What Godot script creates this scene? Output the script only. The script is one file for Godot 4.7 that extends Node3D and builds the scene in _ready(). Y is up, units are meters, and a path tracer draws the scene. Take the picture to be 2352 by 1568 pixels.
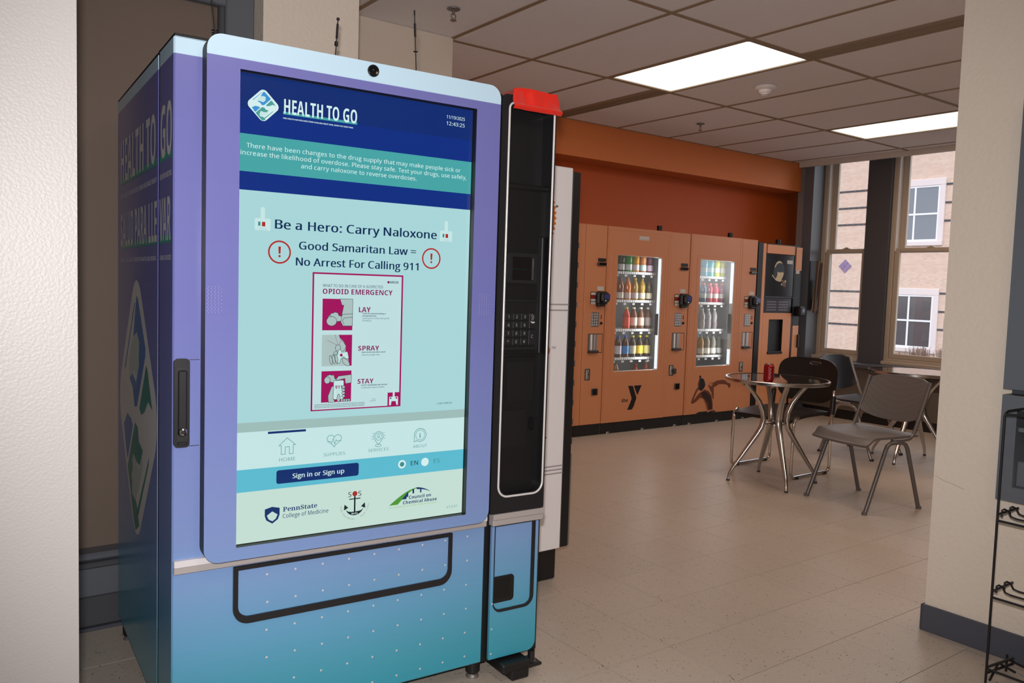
extends Node3D
# Lobby with a health kiosk, snack machines, bistro tables and windows. x runs along the far orange wall, y up, metres.

class B:
	var s := {}
	var X := Transform3D()
	var uvf = null
	func st(m):
		if not s.has(m):
			var t := SurfaceTool.new()
			t.begin(Mesh.PRIMITIVE_TRIANGLES)
			s[m] = t
		return s[m]
	func v(t, p, n, uv):
		t.set_normal((X.basis * n).normalized())
		t.set_uv(uvf.call(p) if uvf != null else uv)
		t.add_vertex(X * p)
	func t3(m, a, b, c, na, nb, nc, ua = Vector2.ZERO, ub = Vector2.ZERO, uc = Vector2.ZERO):
		var t = st(m)
		v(t, a, na, ua)
		if (b - a).cross(c - a).dot(na + nb + nc) > 0.0:
			v(t, c, nc, uc)
			v(t, b, nb, ub)
		else:
			v(t, b, nb, ub)
			v(t, c, nc, uc)
	func quad(m, a, b, c, d, n):
		t3(m, a, b, c, n, n, n, Vector2(0, 1), Vector2(1, 1), Vector2(1, 0))
		t3(m, a, c, d, n, n, n, Vector2(0, 1), Vector2(1, 0), Vector2(0, 0))
	func q4(m, a, b, c, d, na, nb, nc, nd):
		t3(m, a, b, c, na, nb, nc)
		t3(m, a, c, d, na, nc, nd)
	func box(m, lo, hi, bev = 0.0):
		var e = [Vector3.RIGHT, Vector3.UP, Vector3.BACK]
		var cc = (lo + hi) * 0.5
		var h = (hi - lo) * 0.5
		bev = minf(bev, minf(h.x, minf(h.y, h.z)) * 0.9)
		for i in 3:
			var j = (i + 1) % 3
			var k = (i + 2) % 3
			for sg in [-1.0, 1.0]:
				var o = cc + e[i] * h[i] * sg
				var u = e[j] * (h[j] - bev)
				var w = e[k] * (h[k] - bev)
				quad(m, o - u - w, o + u - w, o + u + w, o - u + w, e[i] * sg)
				if bev > 0.0:
					for sj in [-1.0, 1.0]:
						var a = cc + e[i] * h[i] * sg + e[j] * (h[j] - bev) * sj
						var b2 = cc + e[i] * (h[i] - bev) * sg + e[j] * h[j] * sj
						quad(m, a - w, a + w, b2 + w, b2 - w, (e[i] * sg + e[j] * sj).normalized())
		if bev > 0.0:
			for sx in [-1.0, 1.0]:
				for sy in [-1.0, 1.0]:
					for sz in [-1.0, 1.0]:
						var n = Vector3(sx, sy, sz).normalized()
						var p = cc + Vector3(h.x * sx, h.y * sy, h.z * sz)
						t3(m, p - Vector3(0, bev * sy, bev * sz), p - Vector3(bev * sx, 0, bev * sz), p - Vector3(bev * sx, bev * sy, 0), n, n, n)
	func sheet(m, pts, z, n = Vector3.BACK):
		var ix = Geometry2D.triangulate_polygon(PackedVector2Array(pts))
		for i in range(0, ix.size(), 3):
			t3(m, Vector3(pts[ix[i]].x, pts[ix[i]].y, z), Vector3(pts[ix[i + 1]].x, pts[ix[i + 1]].y, z), Vector3(pts[ix[i + 2]].x, pts[ix[i + 2]].y, z), n, n, n)
	func side(m, pts, z0, z1, flip = 1.0, smooth = false):
		var k = pts.size()
		var c := Vector2.ZERO
		var area := 0.0
		for i in k:
			area += pts[i].cross(pts[(i + 1) % k])
		var sg = flip * (1.0 if area > 0.0 else -1.0)
		for i in k:
			var a = pts[i]
			var b = pts[(i + 1) % k]
			var d = (b - a).normalized()
			var n = Vector3(d.y, -d.x, 0) * sg
			var na = n
			var nb = n
			if smooth:
				var d0 = (a - pts[(i + k - 1) % k]).normalized()
				var d2 = (pts[(i + 2) % k] - b).normalized()
				if d0.dot(d) > 0.7:
					na = (n + Vector3(d0.y, -d0.x, 0) * sg).normalized()
				if d2.dot(d) > 0.7:
					nb = (n + Vector3(d2.y, -d2.x, 0) * sg).normalized()
			q4(m, Vector3(a.x, a.y, z0), Vector3(b.x, b.y, z0), Vector3(b.x, b.y, z1), Vector3(a.x, a.y, z1), na, nb, nb, na)
	func prism(m, pts, z0, z1, ms = null, back = true):
		sheet(m, pts, z1)
		if back:
			sheet(m, pts, z0, Vector3.FORWARD)
		side(ms if ms else m, pts, z0, z1, 1.0, true)
	func ring(m, outer, inner, z0, z1, mo = null, mi = null):
		var k = outer.size()
		for i in k:
			var j = (i + 1) % k
			quad(m, Vector3(outer[i].x, outer[i].y, z1), Vector3(outer[j].x, outer[j].y, z1), Vector3(inner[j].x, inner[j].y, z1), Vector3(inner[i].x, inner[i].y, z1), Vector3.BACK)
		side(mo if mo else m, outer, z0, z1, 1.0, true)
		side(mi if mi else m, inner, z0, z1, -1.0, true)
	func rect(m, x0, y0, x1, y1, z):
		quad(m, Vector3(x0, y0, z), Vector3(x1, y0, z), Vector3(x1, y1, z), Vector3(x0, y1, z), Vector3.BACK)
	func disc(m, c, r, z, seg = 16):
		for i in seg:
			var a = TAU * i / seg
			var b = TAU * (i + 1) / seg
			t3(m, Vector3(c.x, c.y, z), Vector3(c.x + cos(a) * r, c.y + sin(a) * r, z), Vector3(c.x + cos(b) * r, c.y + sin(b) * r, z), Vector3.BACK, Vector3.BACK, Vector3.BACK)
	func arc(m, c, r, w, a0, a1, z, seg = 24, sy = 1.0):
		var p := []
		for i in seg + 1:
			var a = lerpf(a0, a1, float(i) / seg)
			p.append(c + Vector2(cos(a) * r, sin(a) * r * sy))
		line(m, p, w, z)
	func line(m, pts, w, z, closed = false):
		var k = pts.size()
		for i in (k if closed else k - 1):
			var a = pts[i]
			var b = pts[(i + 1) % k]
			var d = (b - a).normalized()
			var n = Vector2(-d.y, d.x) * w * 0.5
			z += 0.00005 if i % 2 else -0.00005
			var e = d * w * 0.3
			quad(m, Vector3(a.x - e.x + n.x, a.y - e.y + n.y, z), Vector3(a.x - e.x - n.x, a.y - e.y - n.y, z), Vector3(b.x + e.x - n.x, b.y + e.y - n.y, z), Vector3(b.x + e.x + n.x, b.y + e.y + n.y, z), Vector3.BACK)
	func tube(m, pts, rad, seg = 10, closed = false, flat = 1.0):
		var k = pts.size()
		var rings := []
		var up := Vector3.UP
		var t0 = (pts[1] - pts[0]).normalized()
		if absf(t0.dot(up)) > 0.95:
			up = Vector3.RIGHT
		var nx = t0.cross(up).normalized()
		for i in k:
			var a = pts[(i + k - 1) % k] if (closed or i > 0) else pts[0]
			var b = pts[(i + 1) % k] if (closed or i < k - 1) else pts[k - 1]
			var t = (b - a).normalized()
			nx = (nx - t * nx.dot(t)).normalized()
			var ny = t.cross(nx)
			var r = rad[i] if rad is Array else rad
			var rg := []
			for j in seg:
				var an = TAU * j / seg
				var dv = nx * cos(an) + ny * sin(an) * flat
				rg.append([pts[i] + dv * r, (nx * cos(an) + ny * sin(an) / flat).normalized()])
			rings.append(rg)
		for i in (k if closed else k - 1):
			var g = rings[i]
			var h = rings[(i + 1) % k]
			for j in seg:
				var l = (j + 1) % seg
				q4(m, g[j][0], g[l][0], h[l][0], h[j][0], g[j][1], g[l][1], h[l][1], h[j][1])
		if not closed:
			for e in [0, k - 1]:
				var n = (pts[0] - pts[1]).normalized() if e == 0 else (pts[k - 1] - pts[k - 2]).normalized()
				for j in range(1, seg - 1):
					t3(m, rings[e][0][0], rings[e][j][0], rings[e][j + 1][0], n, n, n)
	func lathe(m, prof, seg = 20, c = Vector3.ZERO):
		var k = prof.size()
		for i in k - 1:
			var a = prof[i]
			var b = prof[i + 1]
			var d = (b - a)
			if d.length() < 1e-6:
				continue
			var n2 = Vector2(d.y, -d.x).normalized()
			for j in seg:
				var p = TAU * j / seg
				var q = TAU * (j + 1) / seg
				var P = Vector3(cos(p), 0, sin(p))
				var Q = Vector3(cos(q), 0, sin(q))
				var np = P * n2.x + Vector3.UP * n2.y
				var nq = Q * n2.x + Vector3.UP * n2.y
				if a.x > 1e-6:
					t3(m, c + P * a.x + Vector3.UP * a.y, c + Q * a.x + Vector3.UP * a.y, c + Q * b.x + Vector3.UP * b.y, np, nq, nq)
				if b.x > 1e-6:
					t3(m, c + P * a.x + Vector3.UP * a.y, c + Q * b.x + Vector3.UP * b.y, c + P * b.x + Vector3.UP * b.y, np, nq, np)
	func surf(m, nu, nv, f):
		var g := []
		for i in nu + 1:
			var row := []
			for j in nv + 1:
				var u = float(i) / nu
				var w = float(j) / nv
				var e = 0.002
				var du = f.call(minf(u + e, 1), w) - f.call(maxf(u - e, 0), w)
				var dw = f.call(u, minf(w + e, 1)) - f.call(u, maxf(w - e, 0))
				row.append([f.call(u, w), du.cross(dw).normalized()])
			g.append(row)
		for i in nu:
			for j in nv:
				var a = g[i][j]
				var b = g[i + 1][j]
				var c = g[i + 1][j + 1]
				var d = g[i][j + 1]
				q4(m, a[0], b[0], c[0], d[0], a[1], b[1], c[1], d[1])
	func mesh() -> ArrayMesh:
		var am := ArrayMesh.new()
		for m in s:
			s[m].commit(am)
			am.surface_set_material(am.get_surface_count() - 1, m)
		return am

var used := {}
var rng := RandomNumberGenerator.new()
var M := {}

func V(x, y, z): return Vector3(x, y, z)
func P2(a):
	var o := PackedVector2Array()
	for i in range(0, a.size(), 2):
		o.append(Vector2(a[i], a[i + 1]))
	return o

func numbered(n: String) -> String:
	if not used.has(n):
		used[n] = 0
		return n
	used[n] += 1
	return "%s_%03d" % [n, used[n]]

func tag(o, label, category = "", group = "", kind = ""):
	if label: o.set_meta("label", label)
	if category: o.set_meta("category", category)
	if group: o.set_meta("group", group)
	if kind: o.set_meta("kind", kind)
	return o

func thing(called, label, category, at = Vector3.ZERO, turn = 0.0, group = ""):
	var o := Node3D.new()
	o.name = numbered(called)
	add_child(o)
	o.position = at
	o.rotation.y = turn
	return tag(o, label, category, group)

func part(parent, called, b, label = ""):
	var o := MeshInstance3D.new()
	o.name = called
	o.mesh = b.mesh() if b is B else b
	parent.add_child(o, true)
	if label: o.set_meta("label", label)
	return o

func solo(called, b, label, category, at = Vector3.ZERO, turn = 0.0, group = ""):
	var o := MeshInstance3D.new()
	o.name = numbered(called)
	o.mesh = b.mesh()
	add_child(o)
	o.position = at
	o.rotation.y = turn
	return tag(o, label, category, group)

func struct(called, b, label = ""):
	var o := MeshInstance3D.new()
	o.name = called
	o.mesh = b.mesh()
	add_child(o, true)
	return tag(o, label, "", "", "structure")

func dup(src, at, turn, label, group = ""):
	var r = src.duplicate()
	r.name = numbered(str(src.name))
	add_child(r)
	r.position = at
	r.rotation.y = turn
	return tag(r, label, src.get_meta("category"), group)

func mat(c, rough = 0.6, metal = 0.0, spec = 0.5):
	var m := StandardMaterial3D.new()
	m.albedo_color = c
	m.roughness = rough
	m.metallic = metal
	m.metallic_specular = spec
	return m

func rgb(r, g, b): return Color(r / 255.0, g / 255.0, b / 255.0)

func glow(c, e = 1.0, rough = 0.15):
	var m := StandardMaterial3D.new()
	m.albedo_color = Color(0.02, 0.02, 0.02)
	m.roughness = rough
	m.emission_enabled = true
	m.emission = c
	m.emission_energy_multiplier = e
	return m

func rr(x0, y0, x1, y1, r, seg = 6):   # rounded rectangle; r is a number or [bl, br, tr, tl]
	var o := PackedVector2Array()
	var rs = r if r is Array else [r, r, r, r]
	var cs = [[x0, y0, 1, 1, PI], [x1, y0, -1, 1, 1.5 * PI], [x1, y1, -1, -1, 0.0], [x0, y1, 1, -1, 0.5 * PI]]
	for i in 4:
		var q = maxf(rs[i], 0.0002)
		for j in seg + 1:
			var a = cs[i][4] + 0.5 * PI * j / seg
			o.append(Vector2(cs[i][0] + cs[i][2] * q + cos(a) * q, cs[i][1] + cs[i][3] * q + sin(a) * q))
	return o

var fonts := {}
var capd := {}
func font(key):
	if not fonts.has(key):
		var f := SystemFont.new()
		f.font_names = PackedStringArray([{"s": "Droid Sans", "b": "Droid Sans", "e": "Droid Serif", "eb": "Droid Serif", "m": "Droid Sans Mono"}[key]])
		f.font_weight = 700 if key in ["b", "eb"] else 400
		fonts[key] = f
		var h = tmesh("H", key)
		capd[key] = h.get_aabb()
	return fonts[key]

func tmesh(s, key):
	var t := TextMesh.new()
	t.text = s
	t.font = fonts[key]
	t.font_size = 40
	t.pixel_size = 1.0
	t.depth = 0.0
	t.curve_step = 1.0
	return t

# lettering laid flat at z: left x (or centre), baseline y, capital height h, total width w (0 keeps the font's own)
func text(b, m, s, key, x, y, h, w, z, centre = false):
	font(key)
	var t = tmesh(s, key)
	var bb = t.get_aabb()
	var cb = capd[key]
	var sy = h / cb.size.y
	var sx = w / bb.size.x if w > 0 else sy
	if centre: x -= bb.size.x * sx * 0.5
	var a = t.surface_get_arrays(0)
	var vs = a[Mesh.ARRAY_VERTEX]
	var ix = a[Mesh.ARRAY_INDEX]
	var ns = a[Mesh.ARRAY_NORMAL]
	var f = func(p): return Vector3(x + (p.x - bb.position.x) * sx, y + (p.y - cb.position.y) * sy, z)
	var n = ix.size() if ix else vs.size()
	for i in range(0, n, 3):
		var i0 = ix[i] if ix else i
		var i1 = ix[i + 1] if ix else i + 1
		var i2 = ix[i + 2] if ix else i + 2
		if ns[i0].z < 0.5: continue
		b.t3(m, f.call(vs[i0]), f.call(vs[i1]), f.call(vs[i2]), Vector3.BACK, Vector3.BACK, Vector3.BACK)

const HC := 1.2756
const YAW := 0.6373307
const PITCH := -0.0667442
const ROLL := 0.031732
const FPX := 1874.52
var cam_basis := Basis()

func sees(p, margin = 60.0):
	var l = cam_basis.inverse() * (p - Vector3(0, HC, 0))
	if l.z > -0.3: return false
	var px = 1176 + FPX * l.x / -l.z
	var py = 784 - FPX * l.y / -l.z
	return px > -margin and px < 2352 + margin and py > -margin and py < 1568 + margin

func omni(called, at, c, e, size, parent = self):
	var l := OmniLight3D.new()
	l.name = called
	l.light_color = c
	l.light_energy = e
	l.light_size = size
	l.omni_range = 30
	l.omni_attenuation = 2
	l.shadow_enabled = true
	parent.add_child(l, true)
	l.position = at
	return l

func area(called, at, size, look, c, e, parent = self):
	var l := AreaLight3D.new()
	l.name = called
	l.area_size = size
	l.light_color = c
	l.light_energy = e
	l.area_range = 30
	l.area_attenuation = 2
	l.shadow_enabled = true
	parent.add_child(l, true)
	l.position = at
	var up = Vector3.UP if absf(look.y) < 0.9 else Vector3.BACK
	l.basis = Basis.looking_at(look, up)
	return l

const FLASH := 5.3
const TROFFER := 1.25
const SKY := 1.75

func _ready():
	rng.seed = 7
	# camera
	var r0 = Vector3(cos(YAW), 0, sin(YAW))
	var fw = Vector3(sin(YAW) * cos(PITCH), sin(PITCH), -cos(YAW) * cos(PITCH))
	var u0 = r0.cross(fw)
	cam_basis = Basis(r0 * cos(ROLL) + u0 * sin(ROLL), u0 * cos(ROLL) - r0 * sin(ROLL), -fw)
	var cam := Camera3D.new()
	cam.name = "camera"
	cam.transform = Transform3D(cam_basis, Vector3(0, HC, 0))
	cam.fov = rad_to_deg(2.0 * atan(784.0 / FPX))
	cam.near = 0.05
	cam.far = 200
	add_child(cam)
	cam.current = true
	# overcast sky
	var env := Environment.new()
	var sky := Sky.new()
	var sm := ProceduralSkyMaterial.new()
	sm.sky_top_color = rgb(205, 214, 228)
	sm.sky_horizon_color = rgb(232, 234, 238)
	sm.ground_bottom_color = rgb(120, 116, 108)
	sm.ground_horizon_color = rgb(160, 156, 150)
	sm.sky_energy_multiplier = SKY
	sm.ground_energy_multiplier = SKY * 0.6
	sky.sky_material = sm
	env.background_mode = Environment.BG_SKY
	env.sky = sky
	env.tonemap_mode = Environment.TONE_MAPPER_LINEAR
	env.tonemap_exposure = 1.0
	env.sdfgi_enabled = true
	env.ssao_enabled = true
	env.ssil_enabled = true
	var we := WorldEnvironment.new()
	we.name = "world_environment"
	we.environment = env
	add_child(we)
	# the camera's own pop-up flash, 10 cm above the lens
	var fl := SpotLight3D.new()
	fl.name = "camera_flash"
	fl.light_color = Color(1.0, 0.985, 0.985)
	fl.light_energy = FLASH
	fl.light_size = 0.025
	fl.spot_range = 30
	fl.spot_attenuation = 2
	fl.spot_angle = 48
	fl.spot_angle_attenuation = 0.75
	fl.shadow_enabled = true
	fl.transform = Transform3D(cam_basis, Vector3(0, HC, 0) + cam_basis.y * 0.1 - cam_basis.x * 0.015)
	add_child(fl)
	materials()
	shell()
	ceiling_things()
	windows()
	kiosk()
	white_machine()
	drink_machines()
	coffee_machine()
	tables()
	chairs()
	right_side()
	outside()

func noise_tex(sz, freq, oct, bump = 0.0, seedv = 1):
	var n := FastNoiseLite.new()
	n.seed = seedv
	n.frequency = freq
	n.fractal_octaves = oct
	var t := NoiseTexture2D.new()
	t.width = sz
	t.height = sz
	t.seamless = true
	t.noise = n
	if bump > 0.0:
		t.as_normal_map = true
		t.bump_strength = bump
	return t

func bumpy(m, tex, scale, strength):
	m.uv1_triplanar = true
	m.uv1_world_triplanar = true
	m.uv1_scale = Vector3.ONE * scale
	m.normal_enabled = true
	m.normal_texture = tex
	m.normal_scale = strength
	return m

func materials():
	# paint
	var peel = noise_tex(512, 0.035, 3, 6.0, 3)
	M.cream = bumpy(mat(rgb(170, 166, 164), 0.45), peel, 7.0, 0.22)
	M.cream2 = bumpy(mat(rgb(228, 214, 198), 0.55), peel, 2.2, 0.25)
	M.plain = mat(rgb(205, 190, 178), 0.7)
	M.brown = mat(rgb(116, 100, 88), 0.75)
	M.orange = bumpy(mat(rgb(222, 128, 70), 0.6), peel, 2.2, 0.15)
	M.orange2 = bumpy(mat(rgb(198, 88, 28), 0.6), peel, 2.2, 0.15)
	M.grey = mat(rgb(98, 101, 108), 0.4)
	M.dgrey = mat(rgb(72, 73, 78), 0.5)
	M.base = mat(rgb(76, 78, 88), 0.5)
	M.taupe = mat(rgb(176, 160, 143), 0.45)
	M.dtaupe = mat(rgb(92, 84, 76), 0.5)
	M.offwhite = mat(rgb(208, 200, 192), 0.5)
	M.tile = bumpy(mat(rgb(236, 232, 234), 0.95), noise_tex(512, 0.12, 2, 5.0, 9), 2.0, 0.35)
	M.tee = mat(rgb(150, 128, 104), 0.6)
	M.black = mat(rgb(22, 21, 23), 0.45)
	M.blackg = mat(rgb(16, 16, 18), 0.15)
	M.blacks = bumpy(mat(rgb(18, 17, 20), 0.5), noise_tex(256, 0.2, 1, 8.0, 4), 14.0, 0.5)
	M.belt = mat(rgb(226, 222, 225), 0.38, 0.1)
	M.belt2 = mat(rgb(178, 170, 168), 0.4, 0.1)
	M.panel = mat(rgb(20, 19, 21), 0.42)
	M.digit = mat(rgb(152, 148, 146), 0.5)
	M.blackb = mat(rgb(34, 33, 36), 0.35)
	M.char = mat(rgb(58, 56, 60), 0.5)
	M.rimw = mat(rgb(232, 230, 230), 0.3, 0.2)
	M.chrome = mat(rgb(222, 220, 218), 0.12, 1.0)
	M.alu = mat(rgb(200, 198, 196), 0.22, 1.0)
	M.brushed = mat(rgb(196, 192, 190), 0.38, 0.85)
	M.steel = mat(rgb(142, 136, 134), 0.4, 0.6)
	M.white = mat(rgb(240, 235, 236), 0.4)
	M.paper = mat(rgb(205, 200, 198), 0.8)
	M.red = mat(rgb(228, 38, 22), 0.4)
	M.red.rim_enabled = true
	M.glass = mat(Color(0.9, 0.95, 0.95, 0.06), 0.0)
	M.glass.transparency = BaseMaterial3D.TRANSPARENCY_ALPHA
	M.lamp = glow(rgb(255, 252, 240), 1.6, 0.4)
	# kiosk wrap: printed colour gradient by height
	var im := Image.create(4, 1024, false, Image.FORMAT_RGB8)
	var st = [[1.9, 194, 224, 242], [1.8225, 194, 224, 242], [1.822, 114, 115, 179], [1.2, 116, 119, 185], [0.62, 126, 146, 198], [0.46, 122, 158, 204], [0.3, 98, 162, 198], [0.15, 70, 158, 182], [0.0, 46, 152, 174]]
	for y in 1024:
		var h = 1.9 * (1.0 - (y + 0.5) / 1024.0)
		var c := Color.BLACK
		for i in st.size() - 1:
			if h <= st[i][0] and h >= st[i + 1][0]:
				var f = (st[i][0] - h) / (st[i][0] - st[i + 1][0])
				c = rgb(st[i][1], st[i][2], st[i][3]).lerp(rgb(st[i + 1][1], st[i + 1][2], st[i + 1][3]), f)
		for x in 4:
			im.set_pixel(x, y, c)
	M.wrap = mat(Color.WHITE, 0.22)
	M.wrap.albedo_texture = ImageTexture.create_from_image(im)
	M.wrap.texture_repeat = false
	# vinyl floor tile: beige with short streaky chips
	M.vct = []
	for q in 3:
		var fi := Image.create(512, 512, false, Image.FORMAT_RGB8)
		var bc = [rgb(185, 172, 159), rgb(184, 171, 158), rgb(186, 173, 160)][q]
		fi.fill(bc)
		for i in 2600:
			var f = rng.randf()
			var c = bc.darkened(rng.randf_range(0.02, 0.13)) if f < 0.7 else bc.lightened(rng.randf_range(0.03, 0.16))
			if f > 0.975: c = bc.darkened(rng.randf_range(0.4, 0.65))
			var L = rng.randi_range(3, 16)
			var a = rng.randf_range(-0.35, 0.35)
			var x0 = rng.randi_range(0, 511)
			var y0 = rng.randi_range(0, 511)
			var wd = rng.randi_range(1, 3) if f < 0.97 else rng.randi_range(2, 5)
			for s in L:
				fi.fill_rect(Rect2i(posmod(int(x0 + s * cos(a)), 512), posmod(int(y0 + s * sin(a)), 512), 1, wd), c)
		var fm = mat(Color.WHITE, 0.36)
		fm.albedo_texture = ImageTexture.create_from_image(fi)
		fm.metallic_specular = 0.38
		M.vct.append(fm)
	M.joint = mat(rgb(84, 72, 62), 0.7)
	# facade brick
	var bi := Image.create(512, 512, false, Image.FORMAT_RGB8)
	bi.fill(rgb(204, 184, 172))
	for row in 16:
		for k in 9:
			var c2 = rgb(208, 174, 154).lerp(rgb(219, 188, 170), rng.randf())
			var xo = k * 64 - (32 if row % 2 else 0)
			bi.fill_rect(Rect2i(maxi(xo, 0), row * 32 + 2, mini(61, 512 - xo) + mini(xo, 0), 28), c2)
	M.brick = mat(Color.WHITE, 0.9)
	M.brick.albedo_texture = ImageTexture.create_from_image(bi)
	M.brick.uv1_triplanar = true
	M.brick.uv1_world_triplanar = true
	M.brick.uv1_scale = Vector3.ONE / 1.07

func wallbox(called, m, lo, hi, label = ""):
	var b = B.new()
	b.box(m, lo, hi)
	return struct(called, b, label)

const H := 2.725
const BX := [-2.5, -1.3, -0.65, 0.0, 0.65, 1.3, 1.95, 2.6, 3.22, 3.87, 4.49, 5.13, 5.79, 6.46, 7.08, 7.72]
const AZ := [-5.45, -4.23, -3.04, -1.82, -0.6, 0.62, 1.84]

func shell():
	# floor: slab, then each vinyl tile that the photograph shows
	var fb = B.new()
	fb.box(M.joint, V(-2.6, -0.15, -6.2), V(8.75, -0.0016, 2.7))
	var fl = struct("floor", fb, "speckled beige vinyl tile floor")
	var T := 0.3048
	var meshes := []
	for k in 12:
		var tb = B.new()
		var off = Vector2(rng.randf(), rng.randf())
		var rot = k % 4
		tb.uvf = func(p):
			var u = Vector2(p.x, p.z) / T
			return off + u.rotated(rot * PI * 0.5)
		var q = T * 0.5 - 0.0009
		tb.box(M.vct[k % 3], V(-q, -0.0016, -q), V(q, 0.0, q), 0.0005)
		meshes.append(tb.mesh())
	var near := []
	var rest := []
	for ix in range(-15, 20):
		for iz in range(-22, 10):
			var c = V(2.19 + (ix + 0.5) * T, 0, -1.945 + (iz + 0.5) * T)
			if c.x < -2.5 or c.x > 8.5 or c.z < -6.0 or c.z > 2.5: continue
			var hid = (c.x > 3.2 and c.z > -1.3) or c.z < -5.3 or c.x < 0.0 or (c.x < 0.1 and c.z > -1.6)
			if sees(c) and not hid: near.append([c.distance_to(V(0, HC, 0)), c])
			else: rest.append(c)
	near.sort_custom(func(a, b): return a[0] < b[0])
	for i in near.size():
		if i >= 298:
			rest.append(near[i][1])
			continue
		var o = part(fl, "floor_tile", meshes[rng.randi_range(0, 11)])
		o.position = near[i][1]
	var rb = B.new()
	rb.uvf = func(p): return Vector2(p.x, p.z) / T
	for c in rest:
		var q = T * 0.5 - 0.0004
		rb.rect(M.vct[rng.randi_range(0, 2)], 0, 0, 0, 0, 0) if false else rb.quad(M.vct[rng.randi_range(0, 2)], c + V(-q, 0, -q), c + V(q, 0, -q), c + V(q, 0, q), c + V(-q, 0, q), Vector3.UP)
	tag(part(fl, "floor_tiles", rb), "", "", "", "stuff")

	# ceiling: slab above, tee bars and lay-in tiles
	var cb = B.new()
	cb.box(M.plain, V(-2.6, H + 0.06, -6.2), V(7.9, H + 0.3, 2.7))
	var ce = struct("ceiling", cb, "suspended ceiling of lay-in tiles in a tan grid")
	for i in BX.size():
		var b = B.new()
		b.box(M.tee, V(BX[i] - 0.013, H - 0.002, -4.19 if BX[i] < 2.59 else -5.45), V(BX[i] + 0.013, H + 0.03, 2.5))
		part(ce, "tee_bar", b)
	for z in AZ:
		var b = B.new()
		b.box(M.tee, V(-2.5 if z > -4.2 else 2.6, H - 0.0025, z - 0.013), V(7.9, H + 0.03, z + 0.013))
		part(ce, "tee_bar", b)
	var restc = B.new()
	for i in BX.size():
		var x0 = BX[i]
		var x1 = BX[i + 1] if i + 1 < BX.size() else 7.9
		for k in AZ.size():
			var z0 = AZ[k]
			var z1 = AZ[k + 1] if k + 1 < AZ.size() else 2.5
			if x1 < 2.61 and z0 < -4.3: continue
			if k == 1 and (absf(x0 - 3.87) < 0.01 or absf(x0 - 6.46) < 0.01): continue
			if k == 3 and (absf(x0 - 3.87) < 0.01 or absf(x0 - 6.46) < 0.01): continue
			if k == 4 and absf(x0 - 0.65) < 0.01: continue
			var xe = x1
			if absf(x1 - 4.49) < 0.01: xe = 4.335
			var seen = k < 4 and x1 > 1.6
			var b = B.new() if seen else restc
			b.box(M.tile, V(x0 + 0.004, H + 0.002, z0 + 0.004), V(xe - 0.004, H + 0.016, z1 - 0.004))
			if seen: part(ce, "ceiling_tile", b)
	tag(part(ce, "ceiling_tiles", restc), "", "", "", "stuff")
	var et = B.new()
	et.box(M.offwhite, V(7.86, H - 0.05, -5.44), V(7.9, H + 0.06, 2.5), 0.004)
	struct("trim_1", et, "pale edge strip where the ceiling stops before the windows")

	# walls
	wallbox("wall_left", M.cream, V(-2.5, 0, -2.0), V(0.2595, H, -1.75), "bright cream textured wall end at left, nearest the camera")
	wallbox("wall_rear", M.plain, V(-2.6, 0, 2.5), V(3.3, H, 2.7))
	wallbox("wall_side", M.plain, V(-2.7, 0, -3.4), V(-2.5, H, 2.7))
	wallbox("wall_right", M.cream2, V(3.153, 0, -1.514), V(3.33, H, 2.5), "cream wall at right with grey cabinets and a dark base")
	var sc = B.new()
	sc.X = Transform3D(Basis(Vector3.UP, -PI / 2), V(3.1525, 0, 0))
	sc.line(mat(rgb(168, 154, 142), 0.7), [Vector2(-1.51, 0.607), Vector2(-1.47, 0.592), Vector2(-1.44, 0.588), Vector2(-1.4, 0.576)], 0.0014, 0)
	part(get_node("wall_right"), "scuff_mark", sc, "faint grey scuff")
	var bb = B.new()
	bb.box(M.base, V(3.141, 0, -1.524), V(3.153, 0.102, 2.5), 0.003)
	bb.box(M.base, V(3.141, 0, -1.526), V(3.33, 0.102, -1.514), 0.003)
	struct("baseboard_right", bb, "dark grey vinyl base along the right wall")
	# tan panelled wall behind the kiosk, with grey frame and stepped grey base
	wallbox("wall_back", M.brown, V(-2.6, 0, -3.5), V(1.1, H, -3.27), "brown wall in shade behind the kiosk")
	var bk = B.new()
	bk.box(M.base, V(-2.5, 0, -3.27), V(1.09, 0.012, -3.155), 0.003)
	bk.box(M.dgrey, V(-2.5, 0.012, -3.27), V(1.09, 0.12, -3.17), 0.004)
	bk.box(M.grey, V(-2.5, 0.12, -3.27), V(1.09, 0.225, -3.175), 0.003)
	bk.box(M.dgrey, V(-2.5, 0.225, -3.27), V(1.09, 0.247, -3.165), 0.004)
	bk.box(M.grey, V(-2.5, 0.247, -3.27), V(1.09, 0.275, -3.18), 0.008)
	struct("baseboard_back", bk, "stepped grey base board behind the kiosk")
	var fr = B.new()
	fr.box(M.grey, V(0.985, 0.275, -3.27), V(1.096, H, -3.225), 0.006)
	fr.box(M.dgrey, V(0.965, 0.275, -3.27), V(0.99, 2.33, -3.24), 0.006)
	fr.box(M.grey, V(-1.0, 2.305, -3.27), V(0.99, 2.42, -3.225), 0.006)
	struct("trim_2", fr, "grey painted frame on the brown wall above the kiosk")
	wallbox("wall_column", M.cream2, V(1.096, 0, -4.3), V(1.49, H, -3.13), "cream column behind the kiosk")
	wallbox("wall_middle", M.cream2, V(1.49, 0, -6.1), V(2.6, H, -4.19), "cream wall end beyond the column")
	# orange end wall with its lower band dropped in front
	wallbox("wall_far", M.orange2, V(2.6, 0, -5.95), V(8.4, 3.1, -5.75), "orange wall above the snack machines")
	wallbox("trim_3", M.orange, V(2.6, 2.42, -5.75), V(7.93, 3.1, -5.45), "orange soffit band under the ceiling")

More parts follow.
